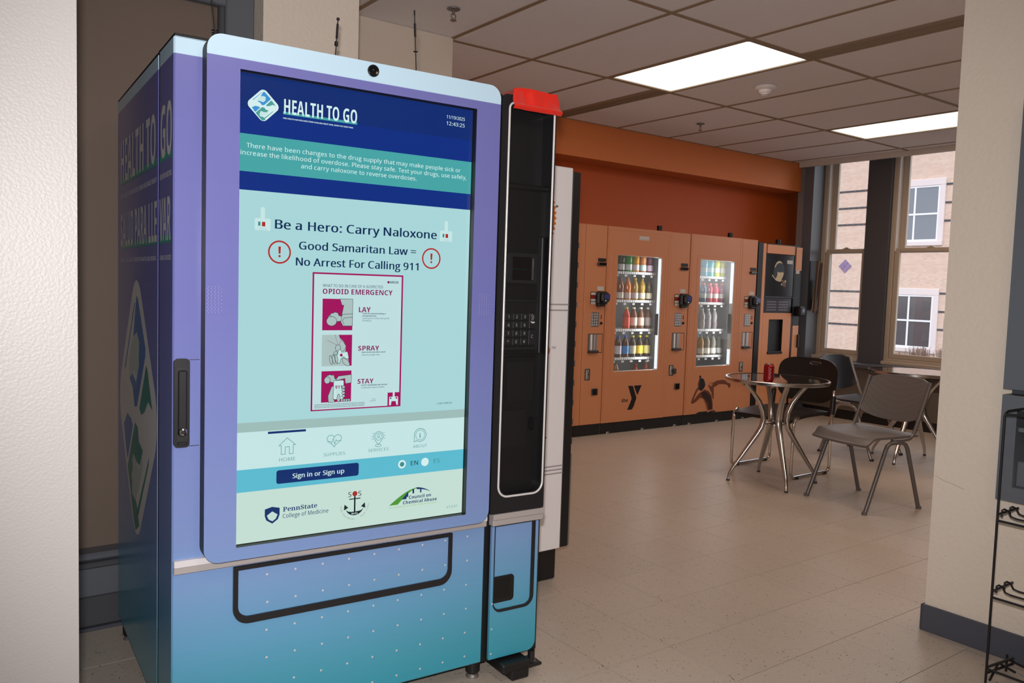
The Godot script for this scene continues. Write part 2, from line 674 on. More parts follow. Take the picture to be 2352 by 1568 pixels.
func bar_panel(b, m, x0, x1, z0, z1, y0, y1): b.box(m, V(x0, y0, z0), V(x1, y1, z1), 0.004)

func sprinkler(at, label):
	var b = B.new()
	b.lathe(M.steel, [Vector2(0.0, 0.0), Vector2(0.036, -0.002), Vector2(0.034, -0.006), Vector2(0.014, -0.012), Vector2(0.0, -0.012)], 16)
	var t = thing("sprinkler", label, "sprinkler", at)
	part(t, "escutcheon", b)
	var c = B.new()
	c.tube(M.steel, [V(0, -0.01, 0), V(0, -0.03, 0)], 0.008, 8)
	c.tube(M.steel, [V(-0.012, -0.028, 0), V(-0.014, -0.042, 0), V(0, -0.058, 0), V(0.014, -0.042, 0), V(0.012, -0.028, 0)], 0.003, 6)
	c.lathe(M.steel, [Vector2(0, -0.057), Vector2(0.017, -0.058), Vector2(0.017, -0.061), Vector2(0, -0.061)], 12)
	part(t, "nozzle", c)

func troffer(x0, z0, x1, z1, label):
	var t = thing("ceiling_light", label, "ceiling light", V((x0 + x1) / 2, H, (z0 + z1) / 2), 0.0, "flat ceiling light panels")
	var a = (x1 - x0) / 2
	var c = (z1 - z0) / 2
	var f = B.new()
	f.X = Transform3D(Basis(Vector3.RIGHT, PI / 2), Vector3.ZERO)
	f.ring(M.tee, rr(-a, -c, a, c, 0.002, 1), rr(-a + 0.016, -c + 0.016, a - 0.016, c - 0.016, 0.012, 1), -0.05, 0.004)
	part(t, "frame", f)
	var l = B.new()
	l.box(M.lamp, V(-a + 0.014, 0.004, -c + 0.014), V(a - 0.014, 0.02, c - 0.014))
	part(t, "diffuser", l, "glowing white diffuser")
	area("ceiling_light_glow", V(0, -0.008, 0), Vector2(x1 - x0 - 0.04, z1 - z0 - 0.04), Vector3.DOWN, Color(1.0, 0.875, 0.77), TROFFER, t)

func slot(x0, x1, z0, z1, label):
	var t = thing("air_diffuser", label, "air vent", V(0, H, 0))
	var k = B.new()
	k.box(mat(rgb(8, 8, 8), 0.9), V(x0, 0.01, z0), V(x1, 0.045, z1))
	part(t, "backing", k)
	var n = 4
	for i in n:
		var b = B.new()
		var w = [0.05, 0.01, 0.01, 0.008][i]
		var xs = [x0, x0 + 0.078, x0 + 0.108, x1 - 0.008][i]
		b.box(M.tee, V(xs, -0.002, z0), V(xs + w, 0.012, z1), 0.002)
		part(t, "blade", b)

func ceiling_things():
	troffer(3.875, -4.215, 4.485, -3.055, "larger flat light panel over the round tables, left of the two")
	troffer(6.465, -4.215, 7.075, -3.055, "farther flat light panel near the windows, cut by the right wall")
	# the same row goes on behind the right wall and over the camera
	troffer(3.875, -1.805, 4.485, -0.615, "ceiling light panel of the next row behind the right wall")
	troffer(6.465, -1.805, 7.075, -0.615, "ceiling light panel of the next row by the windows")
	troffer(0.655, -0.585, 1.295, 0.605, "ceiling light panel above the kiosk approach")
	slot(4.34, 4.487, -5.43, -4.245, "slotted air vent between the light panel and the orange band")
	slot(4.34, 4.487, -3.025, -1.835, "slotted air vent running right from the light panel")
	sprinkler(V(2.327, H, -3.752), "sprinkler head in the ceiling nearest the kiosk top")
	sprinkler(V(5.494, H, -4.799), "small dark sprinkler head near the orange band")
	sprinkler(V(6.272, H, -2.964), "sprinkler head at the ceiling beside the right wall edge")
	var t = thing("smoke_detector", "round cream smoke detector on the ceiling below the light panel", "smoke detector", V(4.833, H, -3.647))
	var b = B.new()
	b.lathe(M.white, [Vector2(0.0, 0.0), Vector2(0.078, 0.0), Vector2(0.08, -0.006), Vector2(0.074, -0.018), Vector2(0.05, -0.026), Vector2(0.0, -0.026)], 28)
	part(t, "base", b)
	var c = B.new()
	c.lathe(M.white, [Vector2(0.048, -0.026), Vector2(0.044, -0.042), Vector2(0.03, -0.05), Vector2(0.026, -0.062), Vector2(0.0, -0.064)], 24)
	part(t, "sensor_head", c)
	var g = B.new()
	g.lathe(M.char, [Vector2(0.0275, -0.054), Vector2(0.0285, -0.0575), Vector2(0.0265, -0.06)], 18)
	part(t, "sensor_grille", g)

func sash(parent, z0, z1, y0, y1, x, wl, wr, wb, wt):
	var f = B.new()
	f.box(M.taupe, V(x, y0, z0), V(x + 0.04, y1, z0 + wl), 0.005)
	f.box(M.taupe, V(x, y0, z1 - wr), V(x + 0.04, y1, z1), 0.005)
	f.box(M.taupe, V(x, y0, z0 + wl), V(x + 0.04, y0 + wb, z1 - wr), 0.005)
	f.box(M.taupe, V(x, y1 - wt, z0 + wl), V(x + 0.04, y1, z1 - wr), 0.005)
	var o = part(parent, "sash", f)
	var g = B.new()
	g.box(M.glass, V(x + 0.017, y0 + wb - 0.004, z0 + wl - 0.004), V(x + 0.021, y1 - wt + 0.004, z1 - wr + 0.004))
	part(o, "pane", g)
	return o

func windows():
	var X := 8.1
	# piers, spandrel below and lintel above: the window wall
	var b = B.new()
	b.box(M.dgrey, V(X, 0, -5.3), V(X + 0.22, 0.6, 2.5))
	b.box(M.dgrey, V(X, 2.92, -5.3), V(X + 0.22, 3.1, 2.5))
	b.box(M.dgrey, V(X - 0.04, 0.6, -4.74), V(X + 0.22, 2.92, -4.484))
	b.box(M.dgrey, V(X - 0.04, 0.6, -3.36), V(X + 0.22, 2.92, 2.5))
	b.box(M.dgrey, V(7.9, 2.95, -5.38), V(X + 0.22, 3.1, 2.5))
	struct("wall_window", b, "dark grey window wall")
	wallbox("wall_corner", M.grey, V(7.9, 0, -5.385), V(8.32, 3.1, -5.27), "grey pilaster between the orange wall and the first window")
	wallbox("wall_niche", M.plain, V(8.32, 0, -5.75), V(8.4, 3.1, -5.32))
	wallbox("trim_7", M.plain, V(7.9, 3.0, -5.75), V(8.4, 3.1, -5.3))
	wallbox("wall_dining_rear", M.plain, V(3.33, 0, 2.5), V(8.75, 3.1, 2.7))
	for w in [[-5.27, -4.745, "window_1", "narrow sash window beside the grey pilaster"], [-4.484, -3.36, "window_2", "wider sash window right of the dark mullion"]]:
		var z0 = w[0]
		var z1 = w[1]
		var f = B.new()
		f.box(M.taupe, V(X, 0.655, z0), V(X + 0.13, 2.92, z0 + 0.045), 0.004)
		f.box(M.offwhite, V(X + 0.006, 1.76, z0 + 0.045), V(X + 0.13, 2.92, z0 + 0.058), 0.003)
		f.box(M.taupe, V(X, 0.655, z1 - 0.012), V(X + 0.13, 2.92, z1), 0.004)
		f.box(M.taupe, V(X, 0.635, z0), V(X + 0.13, 0.665, z1), 0.004)
		f.box(M.taupe, V(X, 2.86, z0), V(X + 0.13, 2.92, z1), 0.004)
		var o = struct(w[2], f, w[3])
		sash(o, z0 + 0.058, z1 - 0.012, 1.75, 2.87, X + 0.075, 0.06, 0.02, 0.035, 0.05)
		var lo = sash(o, z0 + 0.045, z1 - 0.012, 0.665, 1.795, X + 0.02, 0.05, 0.042, 0.05, 0.04)
		for lk in ([0.5] if z1 - z0 < 0.7 else [0.33, 0.66]):
			var k = B.new()
			var zc = lerpf(z0 + 0.06, z1 - 0.02, lk)
			k.box(M.taupe, V(X + 0.02, 1.795, zc - 0.035), V(X + 0.06, 1.803, zc + 0.035), 0.003)
			k.box(M.taupe, V(X + 0.025, 1.803, zc - 0.016), V(X + 0.05, 1.813, zc + 0.016), 0.004)
			part(lo, "sash_lock", k)
	var s = B.new()
	s.box(M.dgrey, V(7.8, 0.555, -5.27), V(8.1, 0.6, 2.4), 0.008)
	struct("trim_4", s, "dark grey sill shelf under the windows")
	var sl = B.new()
	sl.box(M.taupe, V(8.03, 0.6, -5.29), V(8.13, 0.637, -4.745), 0.006)
	sl.box(M.taupe, V(8.05, 0.6, -4.484), V(8.13, 0.637, -3.36), 0.006)
	struct("trim_5", sl, "taupe window stools")
	# convector cover below the sill
	var t = thing("radiator_cover", "long dark grey convector cover under the window sill", "radiator", V(8.1, 0, -2.6))
	var r = B.new()
	r.box(M.dtaupe, V(-0.24, 0.1, -2.65), V(-0.001, 0.554, 2.6), 0.006)
	r.box(M.black, V(-0.2, 0.0, -2.65), V(-0.001, 0.1, 2.6))
	part(t, "casing", r)
	for i in 9:
		var g = B.new()
		var y = 0.4 + i * 0.014
		g.box(M.black, V(-0.2425, y, -1.6), V(-0.24, y + 0.006, 2.5))
		part(t, "louvre", g)
	# pamphlet holder fixed to the pilaster
	var h = thing("pamphlet_rack", "brown and black wall pamphlet rack with rolled white papers on the pilaster", "rack", V(7.9, 0, -5.27))
	var bk = B.new()
	bk.box(M.black, V(-0.0, 1.13, 0.0), V(0.17, 1.66, 0.012), 0.003)
	part(h, "back_plate", bk)
	for i in 2:
		var p = B.new()
		p.X = Transform3D(Basis(Vector3.RIGHT, 0.04), Vector3.ZERO)
		var xx = 0.012 + i * 0.075
		p.box(mat(rgb(104, 80, 62), 0.3), V(xx, 1.1 - i * 0.01, 0.012), V(xx + 0.014, 1.665 - i * 0.02, 0.04), 0.004)
		part(h, "pocket", p)
		var ro = B.new()
		ro.tube(M.paper, [V(xx + 0.024, 1.12, 0.05), V(xx + 0.024, 1.2, 0.056), V(xx + 0.026, 1.3, 0.06), V(xx + 0.03, 1.45, 0.068), V(xx + 0.028, 1.57 - i * 0.1, 0.07)], [0.016, 0.018, 0.012, 0.014, 0.007], 8)
		part(h, "rolled_paper", ro)

# emblem of two hands in a soft diamond: c centre, r half size (x, y)
func emblem(b, c, r, z, pale, blue, green, mid):
	var q = func(a):
		var o := PackedVector2Array()
		for i in range(0, a.size(), 2): o.append(c + Vector2(a[i] * r.x, a[i + 1] * r.y))
		return o
	var o := PackedVector2Array()
	for p in rr(-0.8, -0.8, 0.8, 0.8, 0.32, 10):
		var k = p.rotated(PI / 4)
		o.append(c + Vector2(k.x * r.x, k.y * r.y))
	b.sheet(pale, o, z)
	var e = 0.0003
	b.sheet(blue, q.call([-0.28, 0.28, -0.02, 0.2, 0.12, 0.36, 0.14, 0.52, -0.2, 0.5, -0.07, 0.76, -0.0, 0.88, 0.08, 0.86, 0.47, 0.5, 0.46, 0.44, 0.04, 0.02, -0.1, 0.0, -0.2, 0.14, -0.38, 0.2]), z + e)
	b.sheet(mid, q.call([-0.4, 0.22, -0.42, 0.36, -0.2, 0.54, 0.02, 0.6, 0.16, 0.53, 0.12, 0.44, 0.15, 0.36, 0.1, 0.3, 0.04, 0.24, -0.04, 0.26, -0.1, 0.3, -0.24, 0.24]), z + 2 * e)
	b.sheet(blue, q.call([-0.66, 0.24, -0.08, 0.82, -0.12, 0.82, -0.68, 0.28]), z + e)
	b.sheet(green, q.call([0.16, 0.02, 0.5, 0.38, 0.56, 0.36, 0.8, 0.08, 0.6, 0.12, 0.42, 0.02, 0.26, -0.02]), z + e)
	b.sheet(blue, q.call([-0.74, -0.22, -0.52, -0.1, -0.3, -0.12, -0.2, -0.16, -0.5, -0.48, -0.56, -0.46]), z + e)
	b.sheet(green, q.call([-0.5, -0.54, -0.08, -0.12, 0.08, -0.14, 0.14, -0.24, 0.34, -0.28, 0.28, -0.42, 0.02, -0.42, -0.14, -0.62, -0.1, -0.7, 0.06, -0.78, 0.16, -0.9, -0.04, -0.98, -0.14, -0.92]), z + e)
	b.sheet(mid, q.call([0.32, -0.3, 0.36, -0.4, 0.14, -0.62, -0.04, -0.74, -0.24, -0.72, -0.22, -0.64, -0.26, -0.58, -0.2, -0.5, -0.22, -0.44, -0.14, -0.38, 0.02, -0.42, 0.14, -0.46, 0.24, -0.38]), z + 2 * e)
	b.sheet(green, q.call([0.05, -0.8, 0.66, -0.27, 0.63, -0.34, 0.1, -0.84]), z + e)

func ell(c, rx, ry, n = 20, a0 = 0.0, a1 = TAU):
	var o := PackedVector2Array()
	for i in n: o.append(c + Vector2(cos(lerpf(a0, a1, float(i) / n)) * rx, sin(lerpf(a0, a1, float(i) / n)) * ry))
	return o

# everything shown on the touchscreen; (u, v) measured from its top left corner, v down
func screen_image():
	var b = B.new()
	var g = func(r, gg, bb): return glow(rgb(r, gg, bb))
	var navy = g.call(12, 46, 128)
	var navy2 = g.call(14, 44, 112)
	var teal = g.call(70, 163, 164)
	var pale = g.call(168, 213, 216)
	var band = g.call(158, 188, 184)
	var wht = g.call(196, 229, 228)
	var low = g.call(196, 222, 212)
	var sky = g.call(92, 186, 207)
	var ink = g.call(10, 44, 84)
	var text_w = g.call(212, 238, 238)
	var tealink = g.call(66, 140, 140)
	var softink = g.call(112, 158, 162)
	var redc = g.call(176, 38, 40)
	var mag = g.call(160, 18, 92)
	var magt = g.call(132, 24, 92)
	var post = g.call(190, 221, 223)
	var lgrey = g.call(170, 192, 190)
	var blk = g.call(24, 40, 44)
	var btn = g.call(18, 48, 108)
	var W := 0.685
	var Z := 0.0
	var R = func(m, x0, v0, x1, v1, z): b.rect(m, x0, 1.796 - v1, x1, 1.796 - v0, z)
	var y = func(v): return 1.796 - v
	R.call(navy2, 0.0, 0.0, W, 0.09, Z)
	R.call(navy, 0.0, 0.09, W, 0.298, Z)
	R.call(pale, 0.0, 0.294, W, 0.897, Z + 0.0002)
	R.call(band, 0.0, 0.897, W, 0.922, Z + 0.0002)
	R.call(wht, 0.0, 0.922, W, 1.021, Z + 0.0002)
	R.call(sky, 0.0, 1.021, W, 1.081, Z + 0.0002)
	R.call(low, 0.0, 1.081, W, 1.218, Z + 0.0002)
	R.call(teal, 0.0, 0.152, W, 0.247, Z + 0.0004)
	var z := Z + 0.0007
	emblem(b, Vector2(0.0627, y.call(0.0755)), Vector2(0.0395, 0.0395), z, text_w, g.call(62, 146, 210), g.call(76, 158, 150), wht)
	R.call(teal, 0.114, 0.0835, 0.3195, 0.0905, z)
	text(b, text_w, "HEALTH TO GO", "b", 0.1165, y.call(0.088), 0.037, 0.202, z + 0.0004)
	text(b, text_w, "FREE HEALTH AND WELLNESS ITEMS AVAILABLE RIGHT HERE, WHEN YOU NEED THEM.", "b", 0.1145, y.call(0.102), 0.0036, 0.194, z)
	text(b, text_w, "11/19/2025", "s", 0.597, y.call(0.0345), 0.0095, 0.061, z)
	text(b, text_w, "12:43:25", "s", 0.597, y.call(0.0535), 0.0105, 0.061, z)
	text(b, text_w, "There have been changes to the drug supply that may make people sick or", "s", 0.021, y.call(0.1865), 0.0115, 0.627, z)
	text(b, text_w, "increase the likelihood of overdose. Please stay safe. Test your drugs, use safely,", "s", 0.0065, y.call(0.2055), 0.0115, 0.662, z)
	text(b, text_w, "and carry naloxone to reverse overdoses.", "s", 0.164, y.call(0.2245), 0.0115, 0.34, z)
	text(b, ink, "Be a Hero: Carry Naloxone", "s", 0.0965, y.call(0.3875), 0.0235, 0.476, z)
	text(b, ink, "Be a Hero: Carry Naloxone", "s", 0.098, y.call(0.3875), 0.0235, 0.476, z)
	for q in [["Good Samaritan Law =", 0.1615, 0.4385, 0.345], ["No Arrest For Calling 911", 0.1535, 0.4815, 0.362]]:
		text(b, ink, q[0], "s", q[1], y.call(q[2]), 0.021, q[3], z)
		text(b, ink, q[0], "s", q[1] + 0.0012, y.call(q[2]), 0.021, q[3], z)
	for c in [Vector2(0.1095, y.call(0.4485)), Vector2(0.558, y.call(0.445))]:
		b.arc(redc, c, 0.0283, 0.0042, 0, TAU, z, 40)
		b.sheet(redc, PackedVector2Array([c + Vector2(-0.0024, -0.004), c + Vector2(0.0024, -0.004), c + Vector2(0.0034, 0.0145), c + Vector2(-0.0034, 0.0145)]), z)
		b.disc(redc, c + Vector2(0, -0.0105), 0.0031, z)
	# nasal spray icons
	for q in [[0.0635, 0.3755], [0.604, 0.3735]]:
		var c = Vector2(q[0], y.call(q[1]))
		b.sheet(wht, rr(c.x - 0.0195, c.y - 0.0195, c.x + 0.0215, c.y + 0.012, 0.004), z)
		b.sheet(wht, rr(c.x - 0.0045, c.y + 0.01, c.x + 0.0065, c.y + 0.041, 0.004), z)
		b.sheet(post, PackedVector2Array([c + Vector2(-0.011, -0.0195), c + Vector2(0.015, -0.0195), c + Vector2(0.011, -0.011), c + Vector2(-0.007, -0.011)]), z + 0.0002)
		R.call(redc, c.x - 0.001, 1.796 - c.y - 0.003, c.x + 0.0075, 1.796 - c.y + 0.0085, z + 0.0004)
		R.call(tealink, c.x - 0.011, 1.796 - c.y - 0.003, c.x - 0.005, 1.796 - c.y + 0.0075, z + 0.0004)
	poster(b, y, z, mag, magt, post, lgrey, blk, wht, ink)
	text(b, ink, "Credit: NARCAN -", "s", 0.589, y.call(0.8775), 0.0052, 0.054, z)
	# menu
	R.call(btn, 0.0845, 0.9245, 0.188, 0.9305, z)
	var L = func(m, a, w):
		var p := []
		for i in range(0, a.size(), 2): p.append(Vector2(a[i], y.call(a[i + 1])))
		b.line(m, p, w, z)
	L.call(tealink, [0.1145, 0.9645, 0.1368, 0.9445, 0.1598, 0.9645, 0.1535, 0.9645, 0.1535, 0.9885, 0.143, 0.9885, 0.143, 0.969, 0.1315, 0.969, 0.1315, 0.9885, 0.1205, 0.9885, 0.1205, 0.9645, 0.1145, 0.9645], 0.0013)
	text(b, softink, "HOME", "s", 0.1155, y.call(1.0075), 0.0095, 0.044, z)
	var hp := []
	for i in 41:
		var t = TAU * i / 40
		hp.append(Vector2(0.2695 + 0.0013 * 16 * pow(sin(t), 3), y.call(0.9605) + 0.00118 * (13 * cos(t) - 5 * cos(2 * t) - 2 * cos(3 * t) - cos(4 * t))))
	b.line(tealink, hp, 0.0013, z)
	L.call(tealink, [0.2485, 0.964, 0.259, 0.964, 0.2625, 0.969, 0.2665, 0.956, 0.271, 0.973, 0.2745, 0.96, 0.277, 0.964, 0.29, 0.964], 0.0012)
	text(b, softink, "SUPPLIES", "s", 0.239, y.call(1.0045), 0.0088, 0.063, z)
	var pc = Vector2(0.4022, y.call(0.961))
	b.arc(tealink, pc, 0.0145, 0.0013, -0.62, PI + 0.62, z, 28)
	L.call(tealink, [0.3905, 0.9695, 0.4022, 0.984, 0.414, 0.9695], 0.0013)
	b.arc(tealink, pc, 0.0105, 0.0011, 0, TAU, z, 24)
	b.arc(tealink, pc + Vector2(0, 0.003), 0.0035, 0.0011, 0, TAU, z, 14)
	b.arc(tealink, pc + Vector2(0, -0.0085), 0.0065, 0.0011, 0.3, PI - 0.3, z, 12)
	b.arc(tealink, Vector2(0.4022, y.call(0.9865)), 0.009, 0.0012, 0, TAU, z, 20, 0.4)
	for a in [0.1, 0.55, PI - 0.55, PI - 0.1, PI + 0.3, -0.3]:
		b.line(tealink, [pc + Vector2(cos(a), sin(a)) * 0.0175, pc + Vector2(cos(a), sin(a)) * 0.0215], 0.0012, z)
	text(b, softink, "SERVICES", "s", 0.3715, y.call(1.0035), 0.0088, 0.063, z)
	var ic = Vector2(0.5355, y.call(0.966))
	b.arc(tealink, ic, 0.0195, 0.0015, -PI + 0.9, PI + 0.25, z, 30)
	b.line(tealink, [ic + Vector2(-0.019, -0.005), ic + Vector2(-0.0195, -0.0195), ic + Vector2(-0.011, -0.016)], 0.0014, z)
	b.arc(tealink, ic, 0.0148, 0.0012, 0, TAU, z, 28)
	text(b, tealink, "i", "eb", ic.x, ic.y - 0.0075, 0.0125, 0, z, true)
	text(b, softink, "ABOUT", "s", 0.5125, y.call(1.0035), 0.0088, 0.046, z)
	b.sheet(btn, rr(0.1085, y.call(1.068), 0.3435, y.call(1.031), 0.0065), z)
	text(b, text_w, "Sign in or Sign up", "s", 0.1525, y.call(1.0565), 0.0125, 0.147, z + 0.0003)
	text(b, text_w, "Sign in or Sign up", "s", 0.1531, y.call(1.0565), 0.0125, 0.147, z + 0.0003)
	b.disc(text_w, Vector2(0.4785, y.call(1.0485)), 0.0125, z, 24)
	b.disc(tealink, Vector2(0.4785, y.call(1.0485)), 0.0072, z + 0.0003, 20)
	b.disc(text_w, Vector2(0.5535, y.call(1.0485)), 0.0125, z, 24)
	text(b, blk, "EN", "s", 0.507, y.call(1.0545), 0.0128, 0.0235, z)
	text(b, tealink, "ES", "s", 0.583, y.call(1.0545), 0.0125, 0.02, z)
	# sponsors
	var nv = g.call(20, 52, 104)
	b.sheet(nv, P2([0.0785, y.call(1.1335), 0.098, y.call(1.1285), 0.1185, y.call(1.1335), 0.1185, y.call(1.152), 0.114, y.call(1.164), 0.099, y.call(1.1745), 0.083, y.call(1.164), 0.0785, y.call(1.152)]), z)
	b.sheet(low, P2([0.084, y.call(1.151), 0.0985, y.call(1.141), 0.113, y.call(1.151), 0.108, y.call(1.162), 0.099, y.call(1.168), 0.089, y.call(1.162)]), z + 0.0003)
	text(b, nv, "PennState", "eb", 0.1275, y.call(1.1455), 0.0125, 0.0955, z)
	text(b, nv, "College of Medicine", "s", 0.1275, y.call(1.1635), 0.0115, 0.128, z)
	text(b, blk, "S", "s", 0.3135, y.call(1.1275), 0.0145, 0.0095, z)
	text(b, blk, "S", "s", 0.3435, y.call(1.1275), 0.0145, 0.0095, z)
	b.disc(g.call(168, 44, 40), Vector2(0.3335, y.call(1.1195)), 0.0075, z, 20)
	R.call(blk, 0.3312, 1.127, 0.3358, 1.178, z)
	R.call(blk, 0.317, 1.1325, 0.3505, 1.1355, z)
	var an := []
	for i in 17:
		var t = lerpf(PI + 0.15, TAU - 0.15, i / 16.0)
		an.append(Vector2(0.3335 + cos(t) * 0.0275, y.call(1.1555) + sin(t) * 0.026))
	for i in range(16, -1, -1):
		var t = lerpf(PI + 0.15, TAU - 0.15, i / 16.0)
		an.append(Vector2(0.3335 + cos(t) * 0.0275, y.call(1.1555) + sin(t) * (0.026 - 0.0095 * sin(PI * i / 16.0) - 0.001)))
	b.sheet(blk, PackedVector2Array(an), z)
	b.sheet(blk, P2([0.303, y.call(1.1475), 0.301, y.call(1.164), 0.3145, y.call(1.158)]), z)
	b.sheet(blk, P2([0.364, y.call(1.1475), 0.366, y.call(1.164), 0.3525, y.call(1.158)]), z)
	text(b, low, "Berks", "b", 0.3335, y.call(1.1785), 0.0052, 0.018, z + 0.0004, true)
	var ring_text = "Stop Overdoses... Save Lives"
	for i in ring_text.length():
		var t = lerpf(PI + 0.02, TAU - 0.02, (i + 0.5) / ring_text.length())
		var lb = B.new()
		if ring_text[i] == " ": continue
		b.X = Transform3D(Basis(Vector3.BACK, t + PI / 2), V(0.3335 + cos(t) * 0.0415, y.call(1.1505) + sin(t) * 0.0415, 0))
		text(b, g.call(120, 80, 84), ring_text[i], "s", 0, -0.002, 0.0046, 0, z, true)
		b.X = Transform3D()
	var gr = g.call(78, 150, 56)
	var ar := []
	for i in 13:
		var t = i / 12.0
		ar.append(Vector2(0.44 + 0.097 * t, y.call(1.1675 - 0.045 * sin(t * PI * 0.5))))
	for i in range(12, -1, -1):
		var t = i / 12.0
		ar.append(Vector2(0.4675 + 0.0695 * t, y.call(1.1675 - 0.0435 * sin(t * PI * 0.5))))
	b.sheet(gr, PackedVector2Array(ar), z)
	var ar2 := []
	for i in 9:
		var t = i / 8.0
		ar2.append(Vector2(0.525 + 0.05 * t, y.call(1.1225 + 0.017 * t * t)))
	for i in range(8, -1, -1):
		var t = i / 8.0
		ar2.append(Vector2(0.53 + 0.045 * t, y.call(1.1285 + 0.011 * t * t)))
	b.sheet(nv, PackedVector2Array(ar2), z + 0.0003)
	for q in [[0.4955, 1.135, 1.148, 0.0055], [0.5145, 1.1265, 1.1395, 0.0055], [0.5395, 1.1265, 1.1395, 0.0045]]:
		R.call(nv, q[0], q[1], q[0] + q[3], q[2], z + 0.0002)
	b.sheet(nv, P2([0.48, y.call(1.154), 0.4955, y.call(1.154), 0.4955, y.call(1.138)]), z + 0.0002)
	text(b, nv, "Council on", "b", 0.5035, y.call(1.155), 0.0098, 0.073, z)
	text(b, nv, "Chemical Abuse", "b", 0.4845, y.call(1.169), 0.0098, 0.112, z)
	text(b, g.call(160, 186, 110), "YOUR BRIDGE TO ADDICTION RESOURCES", "s", 0.439, y.call(1.177), 0.0045, 0.159, z)
	text(b, softink, "v1.0.61", "s", 0.631, y.call(1.199), 0.0085, 0.036, z)
	return b

func poster(b, y, z, mag, magt, post, lgrey, blk, wht, ink):
	var R = func(m, x0, v0, x1, v1, zz): b.rect(m, x0, 1.796 - v1, x1, 1.796 - v0, zz)
	var softgrey = glow(rgb(120, 140, 150))
	R.call(mag, 0.2, 0.4975, 0.469, 0.8765, z)
	R.call(post, 0.2045, 0.502, 0.464, 0.873, z + 0.0003)
	z += 0.0006
	text(b, ink, "WHAT TO DO IN CASE OF A SUSPECTED", "s", 0.229, y.call(0.5365), 0.0078, 0.177, z)
	text(b, magt, "OPIOID EMERGENCY", "b", 0.229, y.call(0.5555), 0.0142, 0.207, z)
	b.disc(magt, Vector2(0.4225, y.call(0.5185)), 0.0035, z)
	text(b, ink, "NARCAN", "b", 0.4265, y.call(0.5215), 0.0068, 0.027, z)
	for v in [0.5685, 0.6675, 0.7675]: R.call(mag if v != 0.6675 else lgrey, 0.229, v, 0.316, v + 0.0865, z)
	var q = func(a, v):
		var o := PackedVector2Array()
		for i in range(0, a.size(), 2): o.append(Vector2(0.229 + 0.087 * a[i], y.call(v + 0.0865 * a[i + 1])))
		return o
	var shape = func(m, a, v, dz):
		var p = q.call(a, v)
		b.sheet(m, p, z + dz)
		b.line(blk, p, 0.0011, z + dz + 0.0001, true)
	var oval = func(m, cx, cy, rx, ry, v, dz, rot = 0.0):
		var a := []
		for i in 18:
			var t = TAU * i / 18
			var e = Vector2(cos(t) * rx, sin(t) * ry).rotated(rot)
			a.append(cx + e.x)
			a.append(cy + e.y)
		shape.call(m, a, v, dz)
	var v1 := 0.5685
	shape.call(lgrey, [0.57, 0.0, 1.0, 0.0, 1.0, 0.5, 0.7, 0.52, 0.64, 0.5, 0.7, 0.2, 0.64, 0.2], v1, 0.0003)
	shape.call(lgrey, [0.55, 0.62, 0.68, 0.49, 1.0, 0.47, 1.0, 0.86, 0.68, 0.86, 0.6, 0.72], v1, 0.0006)
	shape.call(lgrey, [0.16, 0.6, 0.3, 0.45, 0.34, 0.46, 0.4, 0.42, 0.47, 0.44, 0.5, 0.43, 0.53, 0.52, 0.63, 0.56, 0.62, 0.7, 0.5, 0.72, 0.42, 0.7], v1, 0.0009)
	oval.call(lgrey, 0.3, 0.71, 0.17, 0.15, v1, 0.0012)
	b.line(blk, q.call([0.24, 0.52, 0.3, 0.56], v1), 0.001, z + 0.0015)
	b.line(blk, q.call([0.72, 0.82, 0.66, 0.7, 0.72, 0.6, 1.0, 0.58], v1), 0.001, z + 0.0009)
	var v2 := 0.6675
	b.sheet(mag, q.call([0.56, 0.0, 1.0, 0.0, 1.0, 1.0, 0.93, 1.0, 0.88, 0.78, 0.78, 0.52, 0.8, 0.36, 0.72, 0.22, 0.6, 0.1], v2), z + 0.0003)
	b.line(blk, q.call([0.56, 0.0, 0.6, 0.12, 0.72, 0.24, 0.8, 0.36, 0.77, 0.46, 0.7, 0.52], v2), 0.0011, z + 0.0005)
	oval.call(lgrey, 0.53, 0.42, 0.09, 0.1, v2, 0.0005)
	shape.call(wht, [0.6, 0.46, 0.66, 0.56, 0.85, 0.54, 0.9, 0.76, 0.8, 0.78, 0.72, 0.7, 0.62, 0.78, 0.6, 0.9, 0.5, 0.92, 0.46, 0.66, 0.52, 0.62, 0.54, 0.5], v2, 0.0009)
	b.disc(mag, q.call([0.64, 0.65], v2)[0], 0.0042, z + 0.0012)
	for i in 3: oval.call(lgrey, 0.3 + i * 0.09, 0.8 - i * 0.02, 0.045, 0.15, v2, 0.0012 + i * 0.0002, -0.2)
	oval.call(lgrey, 0.45, 0.6, 0.065, 0.07, v2, 0.0014)
	oval.call(lgrey, 0.8, 0.88, 0.08, 0.16, v2, 0.0013, -0.8)
	for p in [[0.18, 0.18, 0.5, 0.33], [0.42, 0.0, 0.53, 0.32], [0.62, 0.18, 0.56, 0.34]]:
		for i in 5:
			var f0 = i / 5.0
			b.line(magt, q.call([lerpf(p[0], p[2], f0), lerpf(p[1], p[3], f0), lerpf(p[0], p[2], f0 + 0.12), lerpf(p[1], p[3], f0 + 0.12)], v2), 0.0011, z + 0.0008)
	var v3 := 0.7675
	shape.call(lgrey, [0.46, 0.3, 0.56, 0.17, 1.0, 0.13, 1.0, 0.4, 0.8, 0.42, 0.78, 0.25, 0.56, 0.3], v3, 0.0003)
	shape.call(lgrey, [0.1, 0.28, 0.16, 0.16, 0.28, 0.11, 0.34, 0.14, 0.4, 0.12, 0.44, 0.24, 0.5, 0.3, 0.4, 0.38], v3, 0.0006)
	oval.call(lgrey, 0.19, 0.29, 0.1, 0.11, v3, 0.0009)
